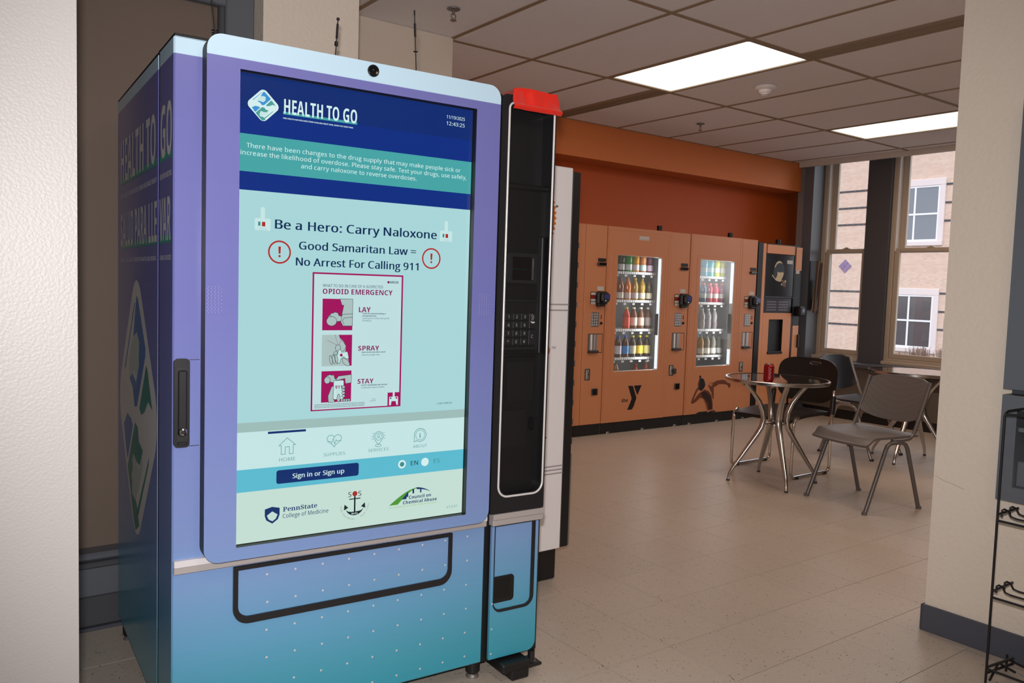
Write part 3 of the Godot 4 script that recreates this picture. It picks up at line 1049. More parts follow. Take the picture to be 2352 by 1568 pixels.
	shape.call(lgrey, [0.24, 1.0, 0.22, 0.8, 0.34, 0.5, 0.42, 0.48, 0.4, 0.9, 0.46, 1.0], v3, 0.0012)
	shape.call(wht, [0.4, 0.34, 0.43, 0.31, 0.72, 0.3, 0.74, 0.34, 0.74, 0.88, 0.71, 0.92, 0.42, 0.92, 0.39, 0.88], v3, 0.0015)
	text(b, magt, "911", "b", 0.229 + 0.087 * 0.455, y.call(v3 + 0.0865 * 0.58), 0.0098, 0.0195, z + 0.0018)
	b.arc(lgrey, q.call([0.565, 0.68], v3)[0], 0.005, 0.0009, 0, TAU, z + 0.0018, 16)
	for i in 4: oval.call(lgrey, 0.73, 0.53 + i * 0.095, 0.055, 0.045, v3, 0.0018 + i * 0.0001)
	oval.call(lgrey, 0.57, 0.88, 0.055, 0.13, v3, 0.0019)
	for i in 4: oval.call(lgrey, 0.68 + i * 0.08, 0.95, 0.04, 0.04, v3, 0.002)
	text(b, magt, "LAY", "b", 0.3345, y.call(0.6045), 0.0145, 0.0355, z)
	text(b, magt, "SPRAY", "b", 0.3345, y.call(0.7125), 0.0135, 0.064, z)
	text(b, magt, "STAY", "b", 0.3345, y.call(0.806), 0.0135, 0.0485, z)
	for t in [["Check for slowed breathing or", 0.61, 0.071, "b"], ["unresponsiveness.", 0.6165, 0.043, "b"], ["Lay the person on their back and tilt", 0.6235, 0.082, "s"], ["the head up.", 0.63, 0.028, "s"], ["Insert device into either nostril", 0.719, 0.072, "b"], ["and press plunger firmly.", 0.7265, 0.056, "s"], ["Call 911 immediately and continue", 0.8125, 0.08, "b"], ["to administer doses as needed.", 0.8195, 0.072, "s"]]:
		text(b, ink, t[0], t[3], 0.3455, y.call(t[1]), 0.0041, t[2], z)
	text(b, ink, "SCAN TO", "s", 0.379, y.call(0.8525), 0.0026, 0.012, z)
	text(b, ink, "LEARN MORE", "s", 0.373, y.call(0.8575), 0.0026, 0.018, z)
	R.call(mag, 0.4275, 0.835, 0.464, 0.873, z)
	b.sheet(wht, rr(0.4325, y.call(0.8555), 0.4605, y.call(0.8475), 0.001), z + 0.0003)
	b.sheet(wht, rr(0.4435, y.call(0.8485), 0.4495, y.call(0.8285), 0.002), z + 0.0003)
	b.sheet(wht, P2([0.4325, y.call(0.855), 0.4605, y.call(0.855), 0.4605, y.call(0.872), 0.4555, y.call(0.872), 0.453, y.call(0.8605), 0.44, y.call(0.8605), 0.438, y.call(0.872), 0.4325, y.call(0.872)]), z + 0.0004)
	R.call(mag, 0.4525, 0.8495, 0.458, 0.8535, z + 0.0007)
	R.call(ink, 0.4345, 0.8495, 0.439, 0.8535, z + 0.0007)
	for r in 3:
		var fx = 0.2105
		while fx < 0.355:
			var fwid = rng.randf_range(0.002, 0.007)
			R.call(softgrey, fx, 0.8585 + r * 0.0042, minf(fx + fwid, 0.358), 0.8603 + r * 0.0042, z)
			fx += fwid + 0.0009

func kiosk():
	var t = thing("health_kiosk", "tall purple to teal kiosk with a large lit touchscreen, nearest the camera", "kiosk", V(0.67625, 0, -2.08759), -0.0565465)
	var wuv = func(p): return Vector2(0.5, (1.9 - p.y) / 1.9)
	var b = B.new()
	b.uvf = wuv
	b.box(M.wrap, V(-0.149, 0.068, -1.0), V(1.004, 1.862, -0.252), 0.003)
	part(t, "cabinet", b, "purple wrapped cabinet")
	b = B.new()
	b.box(M.black, V(-0.1475, 0.0675, -0.256), V(0.994, 1.872, -0.23), 0.002)
	b.box(M.black, V(-0.149, 1.862, -1.0), V(1.004, 1.868, -0.24), 0.002)
	part(t, "door_seal", b)
	b = B.new()
	b.uvf = wuv
	b.box(M.wrap, V(-0.149, 0.066, -0.234), V(0.789, 1.865, -0.05), 0.004)
	part(t, "cabinet_door", b)
	b = B.new()
	b.box(M.black, V(-0.147, 1.865, -0.234), V(0.789, 1.872, -0.055), 0.002)
	b.box(M.black, V(0.787, 0.062, -0.234), V(0.81, 1.87, -0.06))
	part(t, "door_trim", b)
	# lock handle
	b = B.new()
	b.prism(M.blackb, rr(-0.147, 0.843, -0.109, 1.069, 0.01), -0.052, -0.041)
	var hd = part(t, "handle", b, "black swing handle")
	b = B.new()
	b.box(M.black, V(-0.14, 0.846, -0.042), V(-0.115, 1.047, -0.0405))
	b.box(M.blackb, V(-0.1385, 0.875, -0.042), V(-0.1165, 1.04, -0.0335), 0.003)
	b.box(M.blackb, V(-0.139, 0.849, -0.042), V(-0.1155, 0.858, -0.037), 0.003)
	part(hd, "lever", b)
	b = B.new()
	b.X = Transform3D(Basis(Vector3.RIGHT, PI / 2), V(-0.1275, 0.884, -0.034))
	b.lathe(M.chrome, [Vector2(0.0, 0.006), Vector2(0.005, 0.006), Vector2(0.0085, 0.004), Vector2(0.011, 0.0), Vector2(0.011, -0.002)], 20)
	part(hd, "lock_cylinder", b)
	b = B.new()
	for v in [1.0655, 0.8445]:
		b = B.new()
		b.rect(M.black, -0.109, v - 0.0008, -0.084, v + 0.0008, -0.0493)
		part(t, "seam_line", b)
	# screen door standing proud of the cabinet
	b = B.new()
	b.uvf = wuv
	var op = rr(-0.082, 0.543, 0.769, 1.875, 0.038, 8)
	var ip = rr(-0.0015, 0.5765, 0.6865, 1.7975, 0.001, 8)
	b.ring(M.wrap, op, ip, -0.0035, 0.0, M.black, M.black)
	var sd = part(t, "screen_door", b)
	b = B.new()
	b.ring(M.blacks, rr(-0.0815, 0.5425, 0.7695, 1.8755, 0.038, 8), ip, -0.07, -0.003, M.blacks, M.black)
	b.rect(M.black, -0.01, 0.57, 0.69, 1.8, -0.0235)
	part(sd, "door_edge", b)
	b = screen_image()
	var sc = part(t, "touchscreen", b, "lit touchscreen page")
	sc.position.z = -0.0225
	area("touchscreen_glow", V(0.3425, 1.187, -0.012), Vector2(0.66, 1.19), Vector3.BACK, Color(0.72, 0.93, 0.97), 0.35, t)
	b = B.new()
	b.X = Transform3D(Basis(Vector3.RIGHT, PI / 2), V(0.354, 1.852, 0))
	b.lathe(M.blackg, [Vector2(0.0, 0.004), Vector2(0.008, 0.0042), Vector2(0.0135, 0.0055), Vector2(0.016, 0.0045), Vector2(0.0165, 0.0), Vector2(0.0165, -0.003)], 28)
	var ca = part(t, "camera_lens", b, "round black camera lens")
	b = B.new()
	b.X = Transform3D(Basis(Vector3.RIGHT, PI / 2), V(0.354, 1.852, 0.0035))
	b.lathe(M.blackg, [Vector2(0.0, 0.003), Vector2(0.0035, 0.0024), Vector2(0.006, 0.0004)], 16)
	part(ca, "lens_dome", b)
	b = B.new()
	for s in [-0.062, 0.727]:
		for i in 9:
			for j in 15:
				b.disc(M.white if (i + j) % 2 else M.char, Vector2(s + (i - 4) * 0.0042 + (0.0021 if j % 2 else 0.0), 1.22 + (j - 7) * 0.0046), 0.0006, 0.0004, 6)
	tag(part(t, "speaker_perforation", b), "", "", "", "stuff")
	# silver belt
	b = B.new()
	b.box(M.belt, V(-0.146, 0.532, -0.052), V(0.789, 0.5505, -0.036), 0.002)
	b.box(M.belt2, V(-0.146, 0.514, -0.052), V(0.789, 0.5325, -0.04), 0.002)
	b.box(M.belt2, V(0.808, 0.532, -0.06), V(1.005, 0.5505, -0.03), 0.002)
	b.box(M.belt2, V(0.808, 0.512, -0.06), V(1.005, 0.532, -0.034), 0.002)
	part(t, "belt_trim", b, "brushed metal belt trim")
	# delivery flap
	b = B.new()
	b.ring(M.blackb, rr(0.004, 0.351, 0.667, 0.51, [0.042, 0.042, 0.002, 0.002], 8), rr(0.0165, 0.37, 0.6545, 0.4995, [0.03, 0.03, 0.002, 0.002], 8), -0.055, -0.042)
	part(t, "delivery_frame", b)
	b = B.new()
	b.uvf = wuv
	b.prism(M.wrap, rr(0.0168, 0.3703, 0.6542, 0.4993, [0.03, 0.03, 0.002, 0.002], 8), -0.06, -0.047)
	part(t, "delivery_flap", b)
	b = B.new()
	for i in range(-2, 9):
		for j in 7:
			var p = Vector2(0.094 + i * 0.0785 + (j % 2) * 0.0015, 0.476 + (i - 0) * 0.0018 - j * 0.0775)
			if p.y < 0.08 or p.x < 0.0 or p.x > 0.78: continue
			if absf(p.x - 0.01) < 0.012 or (p.y < 0.372 and p.y > 0.348 and p.x < 0.67): continue
			if p.x < 0.03 and p.y > 0.34: continue
			b.disc(M.paper, p, 0.0032, -0.0462, 10)
	for v in [0.258, 0.175, 0.093]: b.disc(M.paper, Vector2(0.8165, v), 0.0032, -0.0375, 10)
	tag(part(t, "dot_print", b), "", "", "", "stuff")
	# right hand column: bezel, bright rim, recessed panel
	b = B.new()
	b.box(M.black, V(0.81, 0.0635, -0.234), V(1.004, 1.868, -0.1), 0.003)
	b.box(M.black, V(0.81, 0.0635, -0.12), V(1.004, 0.56, -0.05), 0.003)
	var co = rr(0.797, 0.552, 1.004, 1.868, [0.004, 0.004, 0.03, 0.02], 8)
	var ci = rr(0.829, 0.61, 0.991, 1.84, [0.034, 0.034, 0.02, 0.02], 8)
	b.ring(M.blackb, co, ci, -0.11, -0.036, M.black, M.black)
	part(t, "payment_column", b, "black payment column")
	b = B.new()
	var loop := []
	for p in rr(0.8245, 0.604, 0.9955, 1.845, [0.036, 0.036, 0.02, 0.02], 8): loop.append(V(p.x, p.y, -0.036))
	b.tube(M.rimw, loop, 0.0036, 8, true)
	part(t, "chrome_rim", b, "bright metal rim")
	b = B.new()
	var zb := -0.062
	b.box(M.panel, V(0.82, 0.61, -0.075), V(1.0, 1.6, zb))
	b.box(M.black, V(0.82, 1.6, -0.1), V(1.0, 1.86, -0.092))
	b.box(M.panel, V(0.82, 1.585, -0.1), V(1.0, 1.602, zb + 0.008), 0.004)
	b.box(M.panel, V(0.974, 1.06, -0.075), V(0.984, 1.44, zb + 0.012), 0.003)
	b.box(M.panel, V(0.845, 1.052, -0.075), V(0.968, 1.06, zb + 0.008), 0.003)
	part(t, "payment_panel", b)
	b = B.new()
	b.ring(M.blackb, rr(0.842, 1.288, 0.951, 1.384, 0.003), rr(0.855, 1.298, 0.937, 1.372, 0.002), zb - 0.006, zb + 0.006)
	b.rect(M.blackg, 0.855, 1.298, 0.937, 1.372, zb + 0.0005)
	var dm = glow(rgb(18, 46, 40), 0.6)
	for i in 9: b.rect(dm, 0.858 + i * 0.0062, 1.331, 0.8625 + i * 0.0062, 1.3345, zb + 0.0009)
	part(t, "status_display", b).position.x = 0.011
	b = B.new()
	b.ring(M.blackb, rr(0.829, 1.075, 0.962, 1.235, 0.004), rr(0.8335, 1.082, 0.957, 1.23, 0.003), zb - 0.004, zb + 0.006)
	b.box(M.black, V(0.832, 1.08, zb - 0.01), V(0.958, 1.232, zb + 0.001))
	var kp = part(t, "keypad", b)
	kp.position.x = 0.011
	var ks = ["1", "2", "3", "4", "5", "6", "7", "8", "9", "*", "0", "#"]
	for i in 12:
		var kx = 0.847 + (i % 3) * 0.0308
		var ky = 1.181 - (i / 3) * 0.0268
		b = B.new()
		b.box(M.blackb, V(kx - 0.0135, ky - 0.0118, zb), V(kx + 0.0135, ky + 0.0118, zb + 0.005), 0.0015)
		text(b, M.digit, ks[i], "s", kx, ky - 0.005, 0.0098, 0, zb + 0.0053, true)
		part(kp, "key", b)
	for q in [[1.1676, 0.0252, ""], [1.114, 0.0252, "C"]]:
		b = B.new()
		b.box(M.blackb, V(0.927, q[0] - q[1], zb), V(0.952, q[0] + q[1], zb + 0.005), 0.0015)
		if q[2]: text(b, M.digit, "C", "s", 0.9395, q[0] - 0.002, 0.0105, 0, zb + 0.0053, true)
		else:
			for c in [[0.937, 1.185], [0.9415, 1.18], [0.9385, 1.1735]]: b.arc(M.paper, Vector2(c[0], c[1]), 0.0036, 0.0006, 0, TAU, zb + 0.0053, 12)
			b.sheet(M.paper, P2([0.931, 1.1675, 0.937, 1.1645, 0.947, 1.1655, 0.9485, 1.1615, 0.94, 1.1595, 0.9345, 1.1615]), zb + 0.0053)
		part(kp, "key", b)
	for q in [[0.853, 0.91, 0.948, 1.034], [0.835, 0.757, 0.926, 0.878]]:
		b = B.new()
		b.ring(M.blackb, rr(q[0], q[1], q[2], q[3], 0.002), rr(q[0] + 0.0016, q[1] + 0.0016, q[2] - 0.0016, q[3] - 0.0016, 0.002), zb, zb + 0.003)
		b.rect(M.black, q[0], q[1], q[2], q[3], zb + 0.001)
		part(t, "blank_plate", b).position.x = 0.011
	b = B.new()
	b.box(M.blackg, V(0.944, 0.81, zb), V(0.958, 0.852, zb + 0.01), 0.004)
	part(t, "coin_lever", b).position.x = 0.008
	# lower right door with change cup
	b = B.new()
	b.uvf = wuv
	b.prism(M.wrap, rr(0.8095, 0.0725, 0.9905, 0.5095, [0.002, 0.03, 0.002, 0.002], 8), -0.05, -0.04)
	part(t, "service_door", b)
	b = B.new()
	b.ring(M.blackb, rr(0.819, 0.226, 0.976, 0.511, [0.03, 0.036, 0.002, 0.002], 8), rr(0.8205, 0.235, 0.963, 0.5095, [0.026, 0.026, 0.002, 0.002], 8), -0.042, -0.036)
	b.prism(M.black, rr(0.8195, 0.259, 0.897, 0.345, [0.003, 0.012, 0.012, 0.003]), -0.042, -0.0365)
	part(t, "change_door", b)
	b = B.new()
	b.rect(M.blackg, 0.822, 0.272, 0.884, 0.336, -0.0362)
	part(t, "change_cup", b)
	# feet and anti-tip bracket
	for p in [[0.787, -0.1], [-0.12, -0.1], [-0.12, -0.93], [0.98, -0.93]]:
		b = B.new()
		b.lathe(M.black, [Vector2(0.0, 0.075), Vector2(0.024, 0.075), Vector2(0.024, 0.022), Vector2(0.02, 0.015), Vector2(0.0, 0.015)], 18, V(p[0], 0, p[1]))
		b.lathe(M.steel, [Vector2(0.0, 0.016), Vector2(0.012, 0.016), Vector2(0.022, 0.004), Vector2(0.022, 0.0), Vector2(0.0, 0.0)], 14, V(p[0], 0, p[1]))
		part(t, "foot", b)
	b = B.new()
	b.box(M.black, V(0.842, 0.03, -0.2), V(0.95, 0.062, 0.0), 0.006)
	b.box(M.black, V(0.876, 0.0, -0.06), V(0.946, 0.04, 0.0), 0.006)
	b.box(M.black, V(0.94, 0.018, -0.09), V(1.012, 0.03, -0.02), 0.005)
	b.lathe(M.blackb, [Vector2(0.0, 0.064), Vector2(0.012, 0.064), Vector2(0.012, 0.034), Vector2(0.018, 0.03), Vector2(0.018, 0.02), Vector2(0.0, 0.02)], 14, V(0.985, 0, -0.05))
	part(t, "floor_bracket", b)
	# print on the left side
	b = B.new()
	var sx = Transform3D(Basis(Vector3.UP, -PI / 2), V(-0.1495, 0, 0))
	b.X = sx
	var sw = mat(rgb(228, 224, 220), 0.25)
	var sgn = mat(rgb(70, 158, 150), 0.25)
	var rt = func(m, x0, y0, x1, y1, z): b.rect(m, x0, y0, x1, y1, z)
	# local x on this side runs from the back (-1.0) to the front edge
	rt.call(sgn, -0.93, 1.572, -0.256, 1.592, 0.0002)
	rt.call(sgn, -0.226, 1.572, -0.06, 1.592, 0.0002)
	text(b, sw, "HEALTH TO", "b", -0.92, 1.58, 0.135, 0.635, 0.0006)
	text(b, sw, "GO", "b", -0.212, 1.58, 0.135, 0.148, 0.0006)
	text(b, sw, "FREE HEALTH AND WELLNESS ITEMS AVAILABLE RIGHT", "b", -0.92, 1.527, 0.014, 0.65, 0.0004)
	text(b, sw, "HERE, WHEN YOU NEED THEM.", "b", -0.222, 1.527, 0.014, 0.155, 0.0004)
	rt.call(sgn, -0.93, 1.36, -0.256, 1.38, 0.0002)
	rt.call(sgn, -0.226, 1.36, -0.07, 1.38, 0.0002)
	text(b, sw, "SALUD PARA LLE", "b", -0.92, 1.367, 0.11, 0.655, 0.0006)
	text(b, sw, "VAR", "b", -0.226, 1.367, 0.11, 0.15, 0.0006)
	text(b, sw, "PRODUCTOS DE SALUD Y BIENESTAR GRATIS AQUI MISMO,", "b", -0.92, 1.317, 0.012, 0.65, 0.0004)
	text(b, sw, "CUANDO LOS NECESITE.", "b", -0.222, 1.317, 0.012, 0.155, 0.0004)
	emblem(b, Vector2(-0.6, 0.865), Vector2(0.345, 0.395), 0.0003, sw, mat(rgb(64, 120, 190), 0.25), mat(rgb(54, 140, 130), 0.25), mat(rgb(196, 204, 200), 0.25))
	part(t, "side_lettering", b)
	# magnetic whip antennas on the roof
	for q in [[0.0, -0.24, 2.25, 0], [0.332, -0.24, 2.05, 1], [0.606, -0.24, 2.125, 2]]:
		b = B.new()
		var x = q[0]
		var zz = q[1]
		b.lathe(M.black, [Vector2(0, 1.886), Vector2(0.012, 1.885), Vector2(0.014, 1.868), Vector2(0, 1.868)], 14, V(x, 0, zz))
		var lean = [-0.022, 0.012, -0.012][q[3]]
		var at = func(y): return V(x + lean * (y - 1.87) / 0.2, y, zz)
		b.tube(M.black, [at.call(1.88), at.call(q[2])], 0.0016, 6)
		if q[3] == 0:
			var co2 := []
			for i in 73: co2.append(at.call(1.9 + i * 0.0007) + V(cos(i * 0.7) * 0.008, 0, sin(i * 0.7) * 0.008))
			b.tube(M.black, co2, 0.0014, 5)
		elif q[3] == 1:
			b.tube(M.black, [at.call(1.97), at.call(1.982)], 0.0055, 8)
			b.tube(M.black, [at.call(1.992), at.call(2.034)], 0.0036, 8)
			b.lathe(M.black, [Vector2(0, 0.005), Vector2(0.0038, 0.0035), Vector2(0.0052, 0), Vector2(0.0038, -0.0035), Vector2(0, -0.005)], 10, at.call(2.048))
		else:
			var lp := []
			for i in 14: lp.append(at.call(2.0) + V(cos(TAU * i / 14) * 0.006, 0, sin(TAU * i / 14) * 0.006))
			b.tube(M.black, lp, 0.0013, 5, true)
			b.tube(M.black, [at.call(2.045), at.call(2.085)], 0.0036, 8)
			b.tube(M.black, [at.call(2.11), at.call(2.125)], 0.0024, 6)
		part(t, "antenna", b)
	# red cloth hood over the payment column
	b = B.new()
	var prof = func(u, w):
		# w: 0 front hem, rising over the top to the back
		var x = lerpf(0.8235 + 0.02 * smoothstep(0.2, 0.75, w), 1.009 - 0.006 * smoothstep(0.2, 0.75, w), u)
		var wob = 0.004 * sin(u * 9.0 + 1.0) + 0.003 * sin(u * 17.0)
		var top = 1.888 + 0.012 * smoothstep(0.1, 0.9, u) + 0.009 * sin(u * 5.2 + 0.4) * (0.4 + 0.6 * u)
		if w < 0.22:
			var k = w / 0.22
			return V(x, lerpf(1.823, 1.842, k), -0.019 + 0.01 * sin(k * PI) + wob * 0.4)
		if w < 0.6:
			var k = (w - 0.22) / 0.38
			return V(x - 0.004 * k, lerpf(1.842, top, k), -0.02 + wob * (1 - k) - 0.012 * k - 0.005 * sin(k * PI) * sin(u * 6.0) * sin(u * 6.0))
		var k = (w - 0.6) / 0.4
		return V(x, top - 0.008 * k * k + 0.004 * sin(u * 11.0) * (1 - k), -0.032 - 0.11 * k)
	b.surf(M.red, 26, 22, prof)
	var sideL := []
	for e in [1.0]:
		var pl := []
		for j in 23: pl.append(prof.call(e, j / 22.0))
		var n = V(-1 if e < 0.5 else 1, 0, 0)
		for j in 22: b.quad(M.red, pl[j], pl[j + 1], V(pl[j + 1].x, 1.84 if j > 4 else pl[j + 1].y, pl[j + 1].z) if j > 4 else pl[j + 1], V(pl[j].x, 1.84 if j > 4 else pl[j].y, pl[j].z) if j > 4 else pl[j], n)
	var rc = solo("cloth_cover", b, "bright red cloth hood pulled over the top of the kiosk's black payment column", "cover", t.position, t.rotation.y)

func white_machine():
	var t = thing("white_vending_machine", "white fronted snack machine with black edge, half hidden behind the kiosk", "vending machine", V(0, 0, -2.67))
	var b = B.new()
	b.box(M.black, V(1.79, 0.14, -0.85), V(2.322, 1.778, -0.05), 0.004)
	part(t, "cabinet", b, "black cabinet")
	b = B.new()
	b.box(M.white, V(1.79, 0.145, -0.05), V(2.272, 1.785, 0.0), 0.003)
	var d = part(t, "door", b, "white door panel")
	b = B.new()
	b.box(M.black, V(2.274, 0.145, -0.06), V(2.322, 1.772, -0.004), 0.004)
	for i in 11: b.box(M.char, V(2.318, 0.6 + i * 0.085, -0.02), V(2.3228, 0.625 + i * 0.085, -0.002), 0.001)
	part(t, "edge_strip", b)
	b = B.new()
	b.box(M.steel, V(2.29, 0.146, -0.08), V(2.334, 0.556, -0.012), 0.002)
	part(t, "kick_guard", b)
	b = B.new()
	b.box(M.black, V(1.8, 0.0, -0.8), V(2.277, 0.145, -0.03), 0.006)
	part(t, "leg", b)
	b = B.new()
	var og = mat(rgb(226, 124, 40), 0.4)
	var ln = mat(rgb(168, 160, 160), 0.4)
	for q in [1.2075, 1.183, 0.512, 0.496, 0.48]:
		b = B.new()
		b.rect(ln, 1.79, q - 0.003, 2.271, q + 0.003, 0.0006)
		part(d, "printed_line", b)
	b = B.new()
	var sun := PackedVector2Array()
	for i in 104:
		var a = TAU * i / 104.0
		var r = 0.19 if i % 2 == 0 else 0.176
		sun.append(Vector2(2.0 + cos(a) * r, 1.568 + sin(a) * r))
	b.sheet(og, sun, 0.0008)
	part(d, "printed_sun", b)
	b = B.new()
	b.disc(og, Vector2(2.157, 1.012), 0.021, 0.0008, 20)
	part(d, "printed_dot", b)
	b = B.new()
	text(b, M.char, "TM", "s", 2.186, 1.019, 0.0105, 0.021, 0.0008)
	part(d, "printed_letters", b)
	b = B.new()
	b.sheet(M.char, P2([2.14, 0.66, 2.172, 0.645, 2.176, 0.638, 2.165, 0.636, 2.14, 0.63]), 0.0008)
	part(d, "printed_mark", b)
	b = B.new()
	b.X = Transform3D(Basis(Vector3.RIGHT, PI / 2), V(2.189, 1.618, 0))
	b.lathe(M.chrome, [Vector2(0.0, 0.004), Vector2(0.004, 0.0035), Vector2(0.0065, 0.0)], 12)
	part(d, "rivet", b)

var bottle_parts := {}
func bottle(kind, liquid, cap, label_c, at, label, group):
	# kind: profile of the bottle; every bottle stands on its shelf as a thing of its own
	var t = thing("drink_bottle" if kind != "can" else "drink_can", label, "bottle" if kind != "can" else "can", at, 0.0, group)
	var key = "%s%s" % [kind, liquid]
	if not bottle_parts.has(key):
		var b = B.new()
		var m = mat(liquid, 0.12)
		var pr = {
			"tea": [[0.0, 0.0], [0.03, 0.0], [0.034, 0.006], [0.034, 0.125], [0.031, 0.14], [0.02, 0.165], [0.0135, 0.178], [0.0135, 0.186]],
			"sport": [[0.0, 0.0], [0.032, 0.0], [0.036, 0.008], [0.033, 0.04], [0.033, 0.09], [0.037, 0.115], [0.037, 0.14], [0.028, 0.163], [0.02, 0.17], [0.02, 0.178]],
			"tall": [[0.0, 0.0], [0.03, 0.0], [0.033, 0.006], [0.033, 0.07], [0.03, 0.085], [0.033, 0.1], [0.033, 0.135], [0.02, 0.17], [0.013, 0.182], [0.013, 0.19]],
			"wide": [[0.0, 0.0], [0.034, 0.0], [0.038, 0.006], [0.038, 0.09], [0.024, 0.13], [0.0145, 0.145], [0.0145, 0.15]],
		}[kind]
		var pv := []
		for p in pr: pv.append(Vector2(p[0], p[1]))
		b.lathe(m, pv, 14)
		bottle_parts[key] = [b.mesh(), pr[pr.size() - 1]]
	var bp = bottle_parts[key]
	part(t, "bottle_body", bp[0])
	var ck = "cap%s%s" % [kind, cap]
	if not bottle_parts.has(ck):
		var b = B.new()
		var r = bp[1][0] + 0.002
		var y = bp[1][1] - 0.004
		b.lathe(mat(cap, 0.45), [Vector2(r, y), Vector2(r, y + 0.014), Vector2(r - 0.003, y + 0.018), Vector2(0, y + 0.018)], 14)
		bottle_parts[ck] = b.mesh()
	part(t, "cap", bottle_parts[ck])
	var lk = "lab%s%s" % [kind, label_c]
	if not bottle_parts.has(lk):
		var b = B.new()
		var lr = {"tea": [0.0345, 0.03, 0.105], "sport": [0.034, 0.042, 0.088], "tall": [0.0335, 0.015, 0.068], "wide": [0.0385, 0.015, 0.075]}[kind]
		b.lathe(mat(label_c, 0.3), [Vector2(lr[0], lr[1]), Vector2(lr[0], lr[2])], 14)
		bottle_parts[lk] = b.mesh()
	part(t, "label_band", bottle_parts[lk])
	return t

func vending_shell(t, x0, seam, x1, win, body, dark):
	# local x is the world's; front plane at z = 0
	var b = B.new()
	var D := -0.485
	var xi0 = win[0] - 0.06
	var xi1 = win[1] + 0.108
	b.box(M.black, V(x0 + 0.004, 0.1, D), V(x1 - 0.004, 1.832, D + 0.02))
	b.box(M.black, V(x0 + 0.004, 0.1, D), V(xi0, 1.832, -0.05))
	b.box(M.black, V(xi1, 0.1, D), V(x1 - 0.004, 1.832, -0.05))
	b.box(M.black, V(x0 + 0.004, 1.68, D), V(x1 - 0.004, 1.832, -0.05), 0.003)
	b.box(M.black, V(x0 + 0.004, 0.1, D), V(x1 - 0.004, 0.37, -0.05))
	part(t, "cabinet", b, "black cabinet")
	b = B.new()
	var lin = mat(rgb(150, 152, 156), 0.5)
	b.box(lin, V(xi0, 0.37, D + 0.02), V(xi1, 1.68, D + 0.03))
	b.box(lin, V(xi0, 0.37, D + 0.03), V(xi0 + 0.008, 1.68, -0.05))
	b.box(lin, V(xi1 - 0.008, 0.37, D + 0.03), V(xi1, 1.68, -0.05))
	b.box(lin, V(xi0 + 0.008, 1.672, D + 0.03), V(xi1 - 0.008, 1.68, -0.05))
	b.box(lin, V(xi0 + 0.008, 0.37, D + 0.03), V(xi1 - 0.008, 0.378, -0.05))
	part(t, "interior", b, "grey lined cooled interior")
	b = B.new()
	b.box(M.black, V(x0, 0.0, D + 0.02), V(x1, 0.098, -0.012), 0.004)
	for k in 3: b.lathe(M.steel, [Vector2(0, 0.02), Vector2(0.02, 0.018), Vector2(0.024, 0.0)], 10, V(lerpf(x0 + 0.1, x1 - 0.1, k / 2.0), 0, -0.022))
	part(t, "kick_plate", b)
	# door with a rounded window
	b = B.new()
	var op = rr(x0 + 0.003, 0.1, seam - 0.002, 1.83, 0.004, 5)
	var ip = rr(win[0], win[2], win[1], win[3], [0.004, 0.02, 0.02, 0.004], 5)
	b.ring(body, op, ip, -0.05, 0.0, body, M.offwhite)
	var d = part(t, "door", b, "orange door panel")
	b = B.new()
	b.ring(body, rr(x0 + 0.022, 0.118, seam - 0.02, 1.81, 0.01, 5), rr(x0 + 0.03, 0.126, seam - 0.028, 1.802, 0.008, 5), -0.002, 0.0015)
	b.ring(body, rr(win[0] - 0.045, win[2] - 0.04, win[1] + 0.05, win[3] + 0.04, 0.02, 5), rr(win[0] - 0.038, win[2] - 0.033, win[1] + 0.043, win[3] + 0.033, 0.016, 5), -0.002, 0.0015)
	part(d, "moulding", b)
	b = B.new()
	b.box(M.glass, V(win[0] - 0.002, win[2] - 0.002, -0.007), V(win[1] + 0.002, win[3] + 0.002, -0.004))
	part(d, "glass", b)
	b = B.new()
	b.box(body, V(seam + 0.002, 0.1, -0.05), V(x1 - 0.003, 1.83, 0.0), 0.004)
	part(t, "control_column", b, "orange control column")
	b = B.new()
	b.tube(M.black, [V(x1 - 0.325, 1.83, -0.1), V(x1 - 0.325, 1.885, -0.1)], 0.026, 12)
	part(t, "roof_post", b)
	return d

